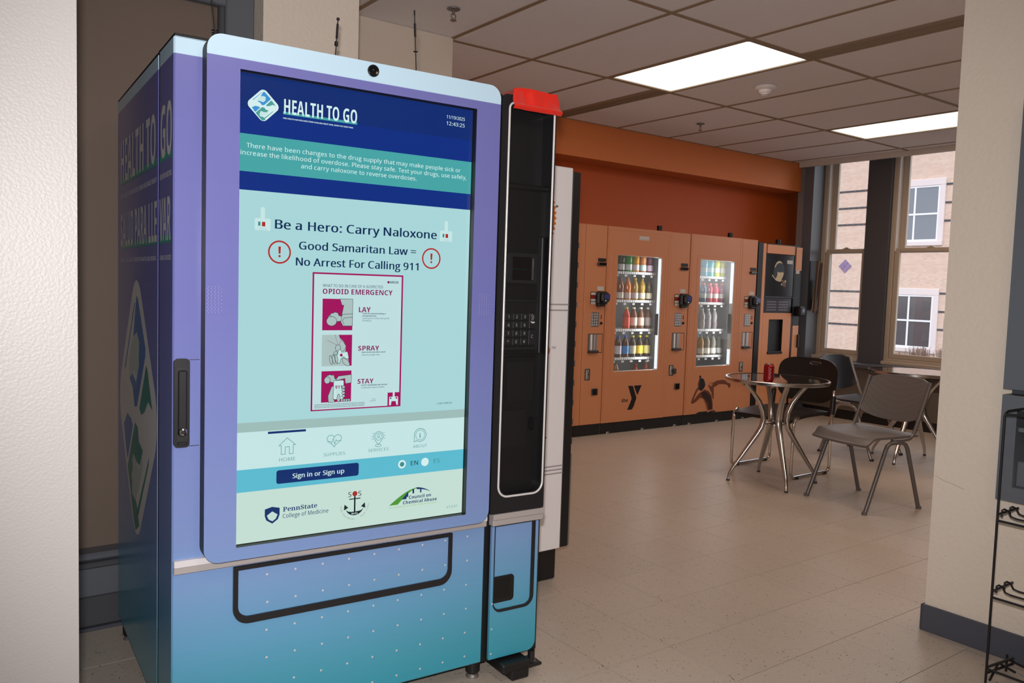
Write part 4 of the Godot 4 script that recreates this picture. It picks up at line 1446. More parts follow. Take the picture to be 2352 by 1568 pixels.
func vend_controls(t, x, lock_style):
	# x is the seam; offsets measured on the photograph
	var b = B.new()
	b.box(M.black, V(x + 0.15, 1.517, -0.002), V(x + 0.24, 1.547, 0.006), 0.002)
	b.box(M.blackg, V(x + 0.14, 1.484, -0.002), V(x + 0.238, 1.51, 0.022), 0.006)
	part(t, "bill_slot", b, "black bill slot")
	b = B.new()
	b.box(M.paper, V(x + 0.152, 1.268, 0.0), V(x + 0.226, 1.304, 0.0015))
	b.box(M.black, V(x + 0.078, 1.146, 0.0), V(x + 0.14, 1.256, 0.0015))
	for k in 4: b.box([M.paper, mat(rgb(150, 40, 34), 0.5), M.paper, M.paper][k], V(x + 0.083, 1.228 - k * 0.027, 0.0015), V(x + 0.137, 1.25 - k * 0.027, 0.0025))
	part(t, "sticker", b)
	b = B.new()
	b.box(M.black, V(x + 0.13, 1.148, 0.0), V(x + 0.25, 1.262, 0.045), 0.014)
	b.box(M.black, V(x + 0.15, 1.168, 0.04), V(x + 0.249, 1.25, 0.075), 0.016)
	b.box(M.black, V(x + 0.14, 1.13, 0.0), V(x + 0.222, 1.16, 0.04), 0.008)
	var cr = part(t, "card_reader", b, "black card reader")
	b = B.new()
	b.box(glow(rgb(64, 64, 110), 0.5), V(x + 0.178, 1.196, 0.074), V(x + 0.238, 1.238, 0.0762))
	b.box(glow(rgb(240, 245, 250), 1.0), V(x + 0.185, 1.18, 0.074), V(x + 0.192, 1.187, 0.0765), 0.001)
	part(cr, "reader_screen", b)
	b = B.new()
	b.box(M.steel, V(x + 0.09, 0.953, -0.002), V(x + 0.186, 1.08, 0.004), 0.003)
	var kp = part(t, "keypad", b)
	for r in 5:
		for c in 3:
			b = B.new()
			b.box(M.brushed, V(x + 0.1 + c * 0.027, 0.962 + r * 0.023, 0.003), V(x + 0.12 + c * 0.027, 0.979 + r * 0.023, 0.008), 0.002)
			part(kp, "key", b)
	b = B.new()
	b.box(M.black, V(x + 0.208, 1.02, 0.0), V(x + 0.214, 1.058, 0.003))
	part(t, "coin_slot", b)
	b = B.new()
	b.X = Transform3D(Basis(Vector3.RIGHT, PI / 2), V(x + 0.212, 0.985, 0.0))
	b.lathe(M.black, [Vector2(0, 0.012), Vector2(0.01, 0.011), Vector2(0.013, 0.0)], 14)
	b.X = Transform3D()
	part(t, "coin_return", b)
	b = B.new()
	b.ring(M.char, rr(x + 0.068, 0.726, x + 0.236, 0.894, 0.004), rr(x + 0.072, 0.732, x + 0.232, 0.889, 0.004), -0.002, 0.002, M.char, M.char)
	b.box(M.brushed, V(x + 0.073, 0.75, -0.001), V(x + 0.172, 0.888, 0.0015))
	b.tube(M.brushed, [V(x + 0.118, 0.752, -0.012), V(x + 0.118, 0.888, -0.012)], 0.034, 14)
	b.box(M.char, V(x + 0.07, 0.728, 0.0), V(x + 0.18, 0.75, 0.028), 0.006)
	part(t, "coin_chute", b, "metal coin chute")
	b = B.new()
	b.box(M.char, V(x + 0.045, 0.49, -0.001), V(x + 0.105, 0.59, 0.003), 0.002)
	b.box(M.brushed, V(x + 0.055, 0.498, 0.002), V(x + 0.088, 0.582, 0.008), 0.003)
	b.X = Transform3D(Basis(Vector3.RIGHT, PI / 2), V(x + 0.073, 0.54, 0.0))
	b.lathe(M.chrome, [Vector2(0, 0.014), Vector2(0.01, 0.013), Vector2(0.013, 0.0)], 14)
	b.X = Transform3D()
	if lock_style: b.box(M.char, V(x + 0.095, 0.505, 0.003), V(x + 0.13, 0.56, 0.028), 0.01)
	part(t, "lock_plate", b)
	b = B.new()
	b.box(M.char, V(x + 0.128, 0.356, -0.001), V(x + 0.2, 0.416, 0.012), 0.006)
	b.box(M.blackg, V(x + 0.135, 0.363, 0.0115), V(x + 0.182, 0.409, 0.0128))
	part(t, "change_cup", b)

func wire_shelf(t, x0, x1, y, n):
	var b = B.new()
	var sw = mat(rgb(226, 228, 228), 0.35)
	b.box(sw, V(x0, y - 0.022, -0.155), V(x1, y + 0.0, -0.148), 0.002)
	b.box(sw, V(x0, y - 0.008, -0.45), V(x1, y - 0.004, -0.15))
	for i in 24: b.box(M.steel, V(lerpf(x0, x1, (i + 0.3) / 24.0), y - 0.02, -0.1485), V(lerpf(x0, x1, (i + 0.55) / 24.0), y - 0.002, -0.1465))
	for i in n:
		var xc = lerpf(x0, x1, (i + 0.5) / n)
		b.box(M.paper, V(xc - 0.016, y - 0.046, -0.15), V(xc + 0.016, y - 0.028, -0.147))
	part(t, "shelf", b, "white wire shelf")

func drink_machines():
	var zf := -5.253
	var body = mat(rgb(205, 136, 95), 0.42)
	# first machine: only its control column shows beside the white machine
	var t0 = thing("orange_vending_machine", "orange snack machine at the left end, all but its control column hidden", "vending machine", V(0, 0, zf), 0.0, "")
	var b = B.new()
	b.box(M.black, V(3.85, 0.1, -0.485), V(4.884, 1.832, -0.05), 0.003)
	part(t0, "cabinet", b, "black cabinet")
	b = B.new()
	b.box(M.black, V(3.85, 0.0, -0.47), V(4.888, 0.105, -0.012), 0.004)
	part(t0, "kick_plate", b)
	b = B.new()
	b.box(body, V(3.85, 0.1, -0.05), V(4.638, 1.83, 0.0), 0.004)
	part(t0, "door", b)
	b = B.new()
	b.box(body, V(4.642, 0.1, -0.05), V(4.885, 1.83, 0.0), 0.004)
	part(t0, "control_column", b)
	b = B.new()
	b.tube(M.black, [V(4.6, 1.83, -0.1), V(4.6, 1.885, -0.1)], 0.026, 12)
	part(t0, "roof_post", b)
	vend_controls(t0, 4.635, false)
	# second machine, with the black letter on its door
	var t1 = thing("orange_vending_machine", "orange drinks machine with a black letter Y on its door", "vending machine", V(0, 0, zf))
	var d1 = vending_shell(t1, 4.888, 5.686, 5.956, [5.02, 5.58, 0.553, 1.586], body, 0)
	vend_controls(t1, 5.686, true)
	b = B.new()
	var ink = mat(rgb(20, 18, 20), 0.4)
	b.sheet(ink, P2([5.21, 0.413, 5.205, 0.4185, 5.262, 0.4175, 5.27, 0.412, 5.316, 0.31, 5.318, 0.3, 5.314, 0.288, 5.272, 0.206, 5.264, 0.2, 5.21, 0.2, 5.209, 0.204, 5.254, 0.29, 5.257, 0.3, 5.255, 0.31]), 0.0008)
	b.sheet(ink, P2([5.281, 0.414, 5.284, 0.418, 5.372, 0.4185, 5.376, 0.413, 5.331, 0.331, 5.327, 0.331]), 0.0008)
	tag(part(d1, "letter_print", b), "black letter Y print")
	b = B.new()
	text(b, ink, "the", "b", 5.132, 0.272, 0.034, 0.08, 0.0008)
	b.X = Transform3D(Basis(Vector3.BACK, 1.1), V(5.286, 0.213, 0))
	text(b, ink, "YMCA", "s", 0, 0, 0.009, 0.045, 0.0008)
	b.X = Transform3D()
	text(b, ink, "TM", "s", 5.383, 0.412, 0.006, 0.012, 0.0008)
	part(d1, "word_print", b)
	b = B.new()
	b.box(M.paper, V(5.272, 1.731, 0.0), V(5.395, 1.765, 0.0015))
	part(d1, "sticker", b)
	for i in 5:
		b = B.new()
		b.rect(mat(rgb(150, 146, 144), 0.6), 5.282, 1.737 + i * 0.005, 5.386, 1.739 + i * 0.005, 0.0017)
		if i == 0: part(d1, "notice_print", b)
	b = B.new()
	b.box(M.black, V(5.558, 0.872, -0.048), V(5.573, 1.07, -0.009), 0.004)
	part(d1, "pull_handle", b)
	# third machine, with the athlete picture
	var t2 = thing("orange_vending_machine", "orange drinks machine with a picture of a running athlete low on its door", "vending machine", V(0, 0, zf))
	var d2 = vending_shell(t2, 5.962, 6.724, 6.974, [6.106, 6.62, 0.562, 1.596], body, 0)
	vend_controls(t2, 6.715, false)
	b = B.new()
	var skin = mat(rgb(112, 58, 36), 0.5)
	var dark = mat(rgb(52, 28, 22), 0.5)
	var lite = mat(rgb(186, 116, 76), 0.5)
	var cloth = mat(rgb(24, 24, 26), 0.5)
	var pq = func(a):
		var o := PackedVector2Array()
		for i in range(0, a.size(), 2): o.append(Vector2(6.108 + (a[i] - 70) * 0.000505, 0.476 - (a[i + 1] - 290) * 0.000352))
		return o
	b.sheet(skin, pq.call([150, 620, 100, 690, 0, 930, -25, 1040, 20, 1070, 120, 1020, 230, 920, 300, 940, 420, 1130, 470, 1330, 620, 1270, 610, 1080, 560, 860, 470, 740, 350, 690, 260, 750, 180, 800, 110, 890, 60, 960, 50, 940, 130, 760, 190, 660]), 0.0008)
	b.sheet(skin, pq.call([440, 560, 540, 500, 600, 520, 620, 620, 640, 1000, 600, 960, 560, 800, 500, 690]), 0.0008)
	b.sheet(dark, pq.call([250, 780, 350, 740, 460, 800, 540, 900, 580, 1080, 600, 1250, 500, 1290, 470, 1100, 380, 980, 300, 900]), 0.00095)
	b.sheet(lite, pq.call([440, 560, 540, 510, 590, 540, 560, 620, 500, 600]), 0.0011)
	b.sheet(skin, pq.call([590, 520, 700, 465, 880, 450, 950, 470, 1050, 560, 1110, 560, 1135, 620, 1095, 715, 1050, 660, 1040, 620, 960, 585, 780, 570, 640, 645, 610, 620]), 0.0009)
	b.sheet(cloth, pq.call([190, 300, 225, 290, 240, 330, 225, 370, 290, 375, 340, 450, 370, 570, 330, 660, 260, 730, 200, 700, 160, 620, 145, 520, 180, 420, 200, 385, 178, 330]), 0.0012)
	b.sheet(skin, pq.call([145, 520, 180, 430, 200, 480, 190, 600, 175, 650, 160, 620]), 0.0014)
	b.sheet(lite, pq.call([280, 920, 340, 960, 440, 1180, 470, 1330, 430, 1260, 380, 1090]), 0.0011)
	b.sheet(cloth, pq.call([90, 1410, 120, 1350, 230, 1300, 430, 1280, 470, 1350, 640, 1270, 690, 1310, 710, 1345]), 0.0013)
	part(d2, "athlete_picture", b, "printed picture of a bare backed running athlete")
	b = B.new()
	b.box(M.black, V(6.598, 0.878, -0.048), V(6.613, 1.075, -0.009), 0.004)
	part(d2, "pull_handle", b)
	# lit strips at the right side of both windows
	for q in [[t1, 5.58, [[0.56, 1.575]]], [t2, 6.62, [[1.18, 1.58], [0.57, 0.72]]]]:
		for s in q[2]:
			b = B.new()
			b.box(glow(rgb(235, 242, 248), 1.3), V(q[1] - 0.006, s[0], -0.044), V(q[1] + 0.004, s[1], -0.012), 0.002)
			part(q[0], "light_strip", b, "glowing white light strip")
		area("cooler_light", V(q[1] - 0.012, 1.08, -0.055), Vector2(0.02, 1.0), V(-1, 0, -0.6).normalized(), Color(0.95, 0.98, 1.0), 0.3, q[0])
	# shelves and drinks
	for s in [1.449, 1.19, 0.923, 0.66]:
		wire_shelf(t1, 4.99, 5.66, s, 6)
		wire_shelf(t2, 6.06, 6.68, s - 0.006, 6)
	for s in [0.445]:
		b = B.new()
		b.box(M.steel, V(4.99, s - 0.03, -0.45), V(5.57, s - 0.024, -0.15))
		part(t1, "shelf", b)
		b = B.new()
		b.box(M.char, V(6.06, s - 0.03, -0.45), V(6.6, s - 0.024, -0.15))
		part(t2, "shelf", b)
		b = B.new()
		for k in 5:
			var sp := []
			for i in 60: sp.append(V(6.16 + k * 0.09 + cos(i * 0.8) * 0.035, s + 0.016 + sin(i * 0.8) * 0.035, -0.16 - i * 0.006))
			b.tube(M.steel, sp, 0.0025, 5)
		part(t2, "vend_coil", b)
	var zr := zf - 0.205
	var g = "drinks in the machine with the letter Y"
	var rows = [
		[1.449, "tall", [[rgb(40, 60, 34), rgb(60, 50, 30), rgb(226, 226, 224), "dark green"], [rgb(44, 150, 56), rgb(40, 140, 50), rgb(226, 228, 226), "bright green"], [rgb(214, 150, 44), rgb(206, 140, 40), rgb(220, 200, 204), "amber"], [rgb(196, 120, 60), rgb(120, 84, 40), rgb(190, 224, 220), "pale blue"], [rgb(120, 60, 90), rgb(60, 40, 60), rgb(228, 200, 216), "pink"]]],
		[1.19, "tall", [[rgb(120, 56, 24), rgb(90, 40, 20), rgb(214, 206, 190), "brown"], [rgb(196, 104, 30), rgb(190, 110, 40), rgb(196, 176, 172), "orange"], [rgb(150, 116, 40), rgb(180, 150, 60), rgb(190, 180, 180), "olive gold"], [rgb(160, 128, 50), rgb(150, 116, 40), rgb(210, 200, 190), "golden"], [rgb(80, 66, 50), rgb(60, 60, 66), rgb(232, 226, 196), "dark capped"]]],
		[0.923, "tea", [null, [rgb(196, 66, 40), rgb(232, 214, 40), rgb(222, 74, 50), "red labelled, yellow capped"], [rgb(112, 72, 50), rgb(222, 216, 204), rgb(216, 196, 186), "brown tea, white capped"], [rgb(112, 72, 50), rgb(222, 216, 204), rgb(214, 180, 160), "brown tea with orange print"], [rgb(104, 74, 60), rgb(222, 216, 204), rgb(168, 156, 154), "brown tea, grey labelled"]]],
		[0.66, "tea", [[rgb(84, 46, 24), rgb(30, 92, 190), rgb(206, 196, 206), "brown, blue capped and pale labelled"], [rgb(90, 50, 28), rgb(30, 92, 190), rgb(60, 130, 200), "brown, blue capped and blue labelled"], [rgb(64, 46, 36), rgb(214, 196, 30), rgb(206, 196, 160), "dark, yellow capped and cream labelled"], [rgb(62, 44, 36), rgb(214, 196, 30), rgb(232, 200, 60), "dark, yellow capped and yellow labelled"], [rgb(62, 46, 38), rgb(214, 196, 30), rgb(240, 230, 150), "dark, yellow capped and pale yellow labelled"]]],
	]
	var where = ["top", "second", "third", "fourth"]
	for r in 4:
		for i in 5:
			var q = rows[r][2][i]
			if q == null: continue
			var lb = "%s bottle, %s shelf of the letter Y machine" % [q[3], where[r]]
			bottle(rows[r][1], q[0], q[1], q[2], V(5.257 + i * 0.0935, rows[r][0], zr), lb, g)
	bottle("tea", rgb(150, 96, 40), rgb(30, 110, 60), rgb(150, 96, 40), V(5.235, 0.4215, zr), "green capped amber bottle at the bottom left of the letter Y machine", g)
	bottle("wide", rgb(150, 52, 20), rgb(150, 60, 30), rgb(140, 46, 20), V(5.548, 0.4215, zr - 0.05), "red brown squat bottle at the bottom of the machine with the letter Y", g)
	bottle("tea", rgb(140, 60, 30), rgb(228, 226, 220), rgb(220, 210, 200), V(5.628, 0.4215, zr + 0.01), "white capped bottle at the bottom right of the machine with the letter Y", g)
	g = "drinks in the machine with the athlete picture"
	var r2 = [
		[1.443, "sport", [[rgb(80, 190, 210), rgb(90, 196, 216), rgb(190, 214, 216), "left light blue"], [rgb(96, 200, 216), rgb(110, 204, 220), rgb(200, 224, 226), "right light blue"], [rgb(200, 196, 60), rgb(210, 200, 70), rgb(224, 224, 200), "left yellow"], [rgb(206, 206, 80), rgb(210, 204, 90), rgb(228, 226, 210), "right yellow"]]],
		[1.184, "sport", [[rgb(24, 84, 110), rgb(214, 70, 40), rgb(170, 176, 172), "dark blue, orange capped"], [rgb(170, 34, 60), rgb(220, 74, 60), rgb(190, 180, 172), "leftmost of the three crimson"], [rgb(166, 36, 62), rgb(224, 80, 58), rgb(196, 180, 176), "middle one of the three crimson"], [rgb(120, 36, 66), rgb(214, 74, 56), rgb(196, 186, 180), "dark crimson"]]],
		[0.917, "tall", [[rgb(150, 144, 146), rgb(190, 186, 186), rgb(150, 140, 140), "leftmost clear grey"], [rgb(146, 146, 150), rgb(190, 190, 190), rgb(140, 134, 136), "middle clear grey"], [rgb(140, 134, 134), rgb(196, 190, 190), rgb(126, 114, 114), "rightmost clear grey"]]],
		[0.654, "tall", [[rgb(150, 110, 50), rgb(40, 90, 140), rgb(190, 180, 160), "amber, blue capped"], [rgb(120, 116, 104), rgb(60, 50, 44), rgb(222, 218, 206), "leftmost white labelled"], [rgb(126, 122, 110), rgb(60, 50, 44), rgb(226, 222, 210), "middle white labelled"], [rgb(110, 112, 108), rgb(70, 64, 60), rgb(220, 220, 214), "rightmost white labelled"]]],
	]
	for r in 4:
		for i in r2[r][2].size():
			var q = r2[r][2][i]
			var lb = "%s bottle, %s shelf of the athlete picture machine" % [q[3], where[r]]
			bottle(r2[r][1], q[0], q[1], q[2], V(6.4 + i * 0.0935, r2[r][0], zr), lb, g)

func coffee_machine():
	var body = mat(rgb(224, 152, 108), 0.4)
	var t = thing("coffee_machine", "narrow orange and black coffee machine in the corner by the windows", "vending machine", V(0, 0, -5.253))
	var b = B.new()
	b.box(M.black, V(6.985, 0.0, -0.485), V(7.74, 1.812, -0.03), 0.004)
	b.box(M.black, V(6.985, 0.105, -0.05), V(7.062, 1.812, 0.0), 0.003)
	part(t, "cabinet", b, "black cabinet")
	b = B.new()
	b.box(body, V(7.066, 0.118, -0.04), V(7.112, 1.804, 0.0), 0.003)
	b.box(body, V(7.135, 1.706, -0.04), V(7.605, 1.798, 0.0), 0.003)
	b.ring(body, rr(7.112, 0.118, 7.592, 1.09, 0.003), rr(7.212, 0.668, 7.452, 1.023, 0.008), -0.04, 0.0, body, M.black)
	var d = part(t, "door", b, "orange door panel")
	b = B.new()
	b.box(M.black, V(7.112, 1.09, -0.04), V(7.612, 1.702, -0.004))
	b.box(M.char, V(7.116, 1.248, -0.006), V(7.606, 1.26, 0.004), 0.002)
	b.box(M.black, V(7.59, 0.118, -0.04), V(7.63, 1.8, -0.004))
	part(t, "picture_frame", b)
	b = B.new()
	b.rect(mat(rgb(34, 32, 38), 0.2), 7.132, 1.265, 7.598, 1.7, -0.003)
	var cr = mat(rgb(206, 186, 148), 0.4)
	var dk = mat(rgb(30, 34, 42), 0.4)
	var br = mat(rgb(112, 78, 56), 0.4)
	b.sheet(cr, ell(Vector2(7.345, 1.53), 0.085, 0.105, 30), -0.0025)
	b.sheet(dk, ell(Vector2(7.36, 1.565), 0.075, 0.05, 24), -0.0022)
	b.sheet(dk, ell(Vector2(7.285, 1.51), 0.035, 0.06, 20), -0.0021)
	b.sheet(cr, P2([7.228, 1.482, 7.25, 1.462, 7.3, 1.43, 7.36, 1.418, 7.41, 1.43, 7.4, 1.452, 7.33, 1.446, 7.26, 1.47, 7.235, 1.492]), -0.0022)
	b.disc(dk, Vector2(7.415, 1.527), 0.013, -0.0018, 12)
	b.sheet(br, P2([7.39, 1.45, 7.44, 1.43, 7.475, 1.4, 7.465, 1.36, 7.42, 1.38]), -0.0022)
	b.disc(cr, Vector2(7.462, 1.425), 0.014, -0.0018, 12)
	b.disc(cr, Vector2(7.4, 1.39), 0.01, -0.0018, 12)
	b.rect(M.paper, 7.478, 1.61, 7.576, 1.648, -0.0018)
	part(t, "drink_picture", b, "dark printed picture with a round cream shape")
	b = B.new()
	b.rect(mat(rgb(74, 72, 82), 0.2), 7.15, 1.103, 7.578, 1.236, -0.003)
	for i in 8: b.rect(mat(rgb(112, 110, 120), 0.3), 7.165 + (i % 2) * 0.2, 1.115 + (i / 2) * 0.028, 7.33 + (i % 2) * 0.2, 1.13 + (i / 2) * 0.028, -0.0026)
	part(t, "selection_panel", b)
	b = B.new()
	b.box(M.blackg, V(7.212, 0.668, -0.16), V(7.452, 1.023, -0.155))
	b.box(M.char, V(7.33, 0.69, -0.155), V(7.445, 0.97, -0.08), 0.01)
	b.box(M.black, V(7.205, 0.66, -0.06), V(7.458, 0.685, 0.012), 0.004)
	part(t, "cup_bay", b, "black cup bay")
	b = B.new()
	b.box(body, V(7.634, 1.545, -0.04), V(7.738, 1.792, 0.0), 0.003)
	b.box(body, V(7.634, 0.118, -0.04), V(7.738, 0.957, 0.0), 0.003)
	b.box(M.black, V(7.634, 0.957, -0.04), V(7.74, 1.545, -0.004), 0.003)
	part(t, "control_column", b)
	b = B.new()
	b.box(M.paper, V(7.638, 1.512, -0.003), V(7.7, 1.548, 0.001))
	for i in 3: b.box(M.paper, V(7.645, 0.925 - i * 0.03, 0.0), V(7.665, 0.945 - i * 0.03, 0.001))
	part(t, "sticker", b)
	b = B.new()
	b.box(M.black, V(7.65, 1.06, -0.004), V(7.745, 1.165, 0.07), 0.014)
	b.box(glow(rgb(120, 120, 150), 0.5), V(7.69, 1.1, 0.069), V(7.732, 1.14, 0.0712))
	part(t, "card_reader", b)
	b = B.new()
	b.box(M.blackb, V(7.712, 0.72, -0.003), V(7.735, 0.86, 0.02), 0.005)
	part(t, "door_pull", b)
	b = B.new()
	b.tube(M.black, [V(7.44, 1.81, -0.1), V(7.44, 1.865, -0.1)], 0.028, 12)
	part(t, "roof_post", b)

func bistro(at, turn, label):
	var t = thing("bistro_table", label, "table", at, turn)
	var b = B.new()
	b.lathe(mat(rgb(46, 40, 38), 0.04), [Vector2(0.0, 0.704), Vector2(0.328, 0.704), Vector2(0.328, 0.712), Vector2(0.0, 0.712)], 64)
	part(t, "table_top", b, "dark glossy round top")
	b = B.new()
	b.lathe(M.alu, [Vector2(0.326, 0.69), Vector2(0.337, 0.69), Vector2(0.342, 0.694), Vector2(0.342, 0.71), Vector2(0.338, 0.7145), Vector2(0.328, 0.7145)], 64)
	part(t, "rim", b, "polished metal rim")
	b = B.new()
	b.lathe(M.alu, [Vector2(0.0, 0.703), Vector2(0.24, 0.7), Vector2(0.24, 0.694), Vector2(0.0, 0.69)], 40)
	part(t, "under_plate", b)
	for k in 4:
		var a = PI / 2 * k
		b = B.new()
		var pts := []
		var rs := []
		var cp = [[0.215, 0.695, 0.017], [0.2, 0.662, 0.017], [0.155, 0.61, 0.018], [0.112, 0.55, 0.02], [0.085, 0.485, 0.022], [0.078, 0.43, 0.024], [0.09, 0.375, 0.024], [0.125, 0.315, 0.022], [0.18, 0.23, 0.019], [0.235, 0.145, 0.016], [0.275, 0.085, 0.0135], [0.292, 0.05, 0.0115], [0.298, 0.02, 0.0105], [0.3, 0.006, 0.01]]
		for c in cp:
			pts.append(V(cos(a) * c[0], c[1], sin(a) * c[0]))
			rs.append(c[2])
		b.tube(M.alu, pts, rs, 12, false, 0.8)
		var lg = part(t, "leg", b, "curved polished leg")
		b = B.new()
		b.tube(M.char, [V(cos(a) * 0.3, 0.012, sin(a) * 0.3), V(cos(a) * 0.3, 0.0, sin(a) * 0.3)], 0.012, 10)
		part(lg, "foot", b)
	b = B.new()
	b.lathe(M.chrome, [Vector2(0.045, 0.405), Vector2(0.052, 0.41), Vector2(0.062, 0.405), Vector2(0.062, 0.395), Vector2(0.052, 0.39), Vector2(0.045, 0.395)], 28)
	b.lathe(M.chrome, [Vector2(0.0, 0.42), Vector2(0.02, 0.416), Vector2(0.05, 0.405), Vector2(0.05, 0.395), Vector2(0.0, 0.388)], 24)
	part(t, "hub_ring", b)
	return t

func tables():
	bistro(V(4.741, 0, -3.362), -deg_to_rad(36.5), "round metal rimmed bistro table with a red can on it")
	bistro(V(6.4, 0, -3.27), -deg_to_rad(84.0), "farther round bistro table under the wide window, cut by the right wall")
	var t = thing("soda_can", "red soda can standing on the nearer round table", "can", V(4.47, 0.7125, -3.235))
	var b = B.new()
	b.lathe(mat(rgb(150, 18, 26), 0.28, 0.3), [Vector2(0.0, 0.004), Vector2(0.024, 0.0), Vector2(0.0265, 0.004), Vector2(0.033, 0.014), Vector2(0.033, 0.105), Vector2(0.0275, 0.117)], 28)
	part(t, "can_body", b)
	b = B.new()
	b.lathe(M.alu, [Vector2(0.0275, 0.117), Vector2(0.0275, 0.1205), Vector2(0.0255, 0.1205), Vector2(0.0245, 0.117), Vector2(0.0, 0.117)], 28)
	part(t, "lid", b)
	b = B.new()
	var cw = mat(rgb(210, 170, 172), 0.4)
	for i in 6:
		for j in 5:
			var a0 = 0.75 + j * 0.14
			var y = 0.035 + i * 0.011
			for e in 2:
				var a = a0 + e * 0.045
				var a2 = a + 0.04
				b.quad(cw, V(cos(a) * 0.0333, y, sin(a) * 0.0333), V(cos(a2) * 0.0333, y, sin(a2) * 0.0333), V(cos(a2) * 0.0333, y + 0.004, sin(a2) * 0.0333), V(cos(a) * 0.0333, y + 0.004, sin(a) * 0.0333), V(cos(a), 0, sin(a)))
	for i in 9:
		var a = 2.15 + 0.12 * sin(i * 2.3)
		b.quad(cw, V(cos(a) * 0.0333, 0.025 + i * 0.008, sin(a) * 0.0333), V(cos(a + 0.2) * 0.0333, 0.025 + i * 0.008, sin(a + 0.2) * 0.0333), V(cos(a + 0.2) * 0.0333, 0.03 + i * 0.008, sin(a + 0.2) * 0.0333), V(cos(a) * 0.0333, 0.03 + i * 0.008, sin(a) * 0.0333), V(cos(a), 0, sin(a)))
	part(t, "print", b)

# stacking chair: local +x is the way it faces, origin on the floor in the middle of its four feet
func stack_chair(called, label, at, turn, shell, frame):
	var t = thing(called, label, "chair", at, turn)
	var hw := 0.232
	for s in [-1.0, 1.0]:
		var z = s * hw
		for e in [1.0, -1.0]:
			var b = B.new()
			if e > 0:
				b.tube(frame, [V(0.224, 0.0, z), V(0.075, 0.375, z * 0.97), V(0.06, 0.4, z * 0.965), V(0.035, 0.413, z * 0.96), V(0.0, 0.416, z * 0.955)], 0.0125, 10)
			else:
				b.tube(frame, [V(-0.224, 0.0, z), V(-0.105, 0.375, z * 0.97), V(-0.09, 0.4, z * 0.965), V(-0.065, 0.413, z * 0.96), V(0.0, 0.416, z * 0.955)], 0.0125, 10)
			var l = part(t, "leg", b)
			b = B.new()
			b.tube(shell, [V(0.224 * e, 0.016, z), V(0.226 * e, 0.0, z)], [0.0155, 0.017], 12)
			part(l, "foot", b)
		var u = B.new()
		u.tube(frame, [V(0.02, 0.428, z * 0.94), V(-0.06, 0.43, z * 0.965), V(-0.115, 0.436, z * 0.98), V(-0.145, 0.46, z * 0.985), V(-0.17, 0.52, z * 0.985), V(-0.225, 0.66, z * 0.985), V(-0.265, 0.772, z * 0.985)], 0.0115, 10)
		part(t, "upright", u)
	var b = B.new()
	var f = func(u, w):
		var x = lerpf(-0.19, 0.255, u)
		var z = lerpf(-0.226, 0.226, w)
		var e = absf(w - 0.5) * 2.0
		var nose = smoothstep(0.72, 1.0, u)
		return V(x - 0.03 * e * e * nose, 0.452 - 0.045 * nose * nose - 0.016 * sin(PI * w) * sin(PI * u) + 0.006 * (1 - u) * (1 - u), z * (1.0 - 0.06 * nose * nose))
	var fb = func(u, w): return f.call(u, w) - V(0, 0.014, 0)
	b.surf(shell, 22, 18, f)
	b.surf(shell, 22, 18, fb)
	for q in [0, 1, 2, 3]:
		for i in 22:
			var k0 = i / 22.0
			var k1 = (i + 1) / 22.0
			var A
			var C
			var n
			match q:
				0: A = f.call(k0, 0.0); C = f.call(k1, 0.0); n = V(0, 0, -1)
				1: A = f.call(k0, 1.0); C = f.call(k1, 1.0); n = V(0, 0, 1)
				2: A = f.call(1.0, k0); C = f.call(1.0, k1); n = V(1, 0, 0)
				3: A = f.call(0.0, k0); C = f.call(0.0, k1); n = V(-1, 0, 0)
			b.quad(shell, A, C, C - V(0, 0.014, 0), A - V(0, 0.014, 0), n)
	part(t, "seat", b)
	b = B.new()
	var g = func(u, w):
		var e = absf(w - 0.5) * 2.0
		var y = lerpf(0.512 + 0.04 * pow(e, 3), 0.793 - 0.012 * e * e, u)
		var z = lerpf(-0.228, 0.228, w)
		var cr = 1.0 - 0.06 * pow(smoothstep(0.82, 1.0, u), 3) - 0.06 * pow(smoothstep(0.3, 0.0, u), 2)
		return V(-0.178 - 0.093 * u - 0.028 * (1.0 - e * e), y - 0.014 * smoothstep(0.7, 1.0, e) * (1 if u > 0.5 else 0) * smoothstep(0.6, 1.0, u), z * cr)
	var gb = func(u, w): return g.call(u, w) + V(-0.012, 0, 0)
	b.surf(shell, 20, 20, g)
	b.surf(shell, 20, 20, gb)
	for q in 4:
		for i in 20:
			var k0 = i / 20.0
			var k1 = (i + 1) / 20.0
			var A = [g.call(k0, 0.0), g.call(k0, 1.0), g.call(0.0, k0), g.call(1.0, k0)][q]
			var C = [g.call(k1, 0.0), g.call(k1, 1.0), g.call(0.0, k1), g.call(1.0, k1)][q]
			b.quad(shell, A, C, C + V(-0.012, 0, 0), A + V(-0.012, 0, 0), [V(0, 0, -1), V(0, 0, 1), V(0, -1, 0), V(0, 1, 0)][q])
	part(t, "backrest", b)
	return t

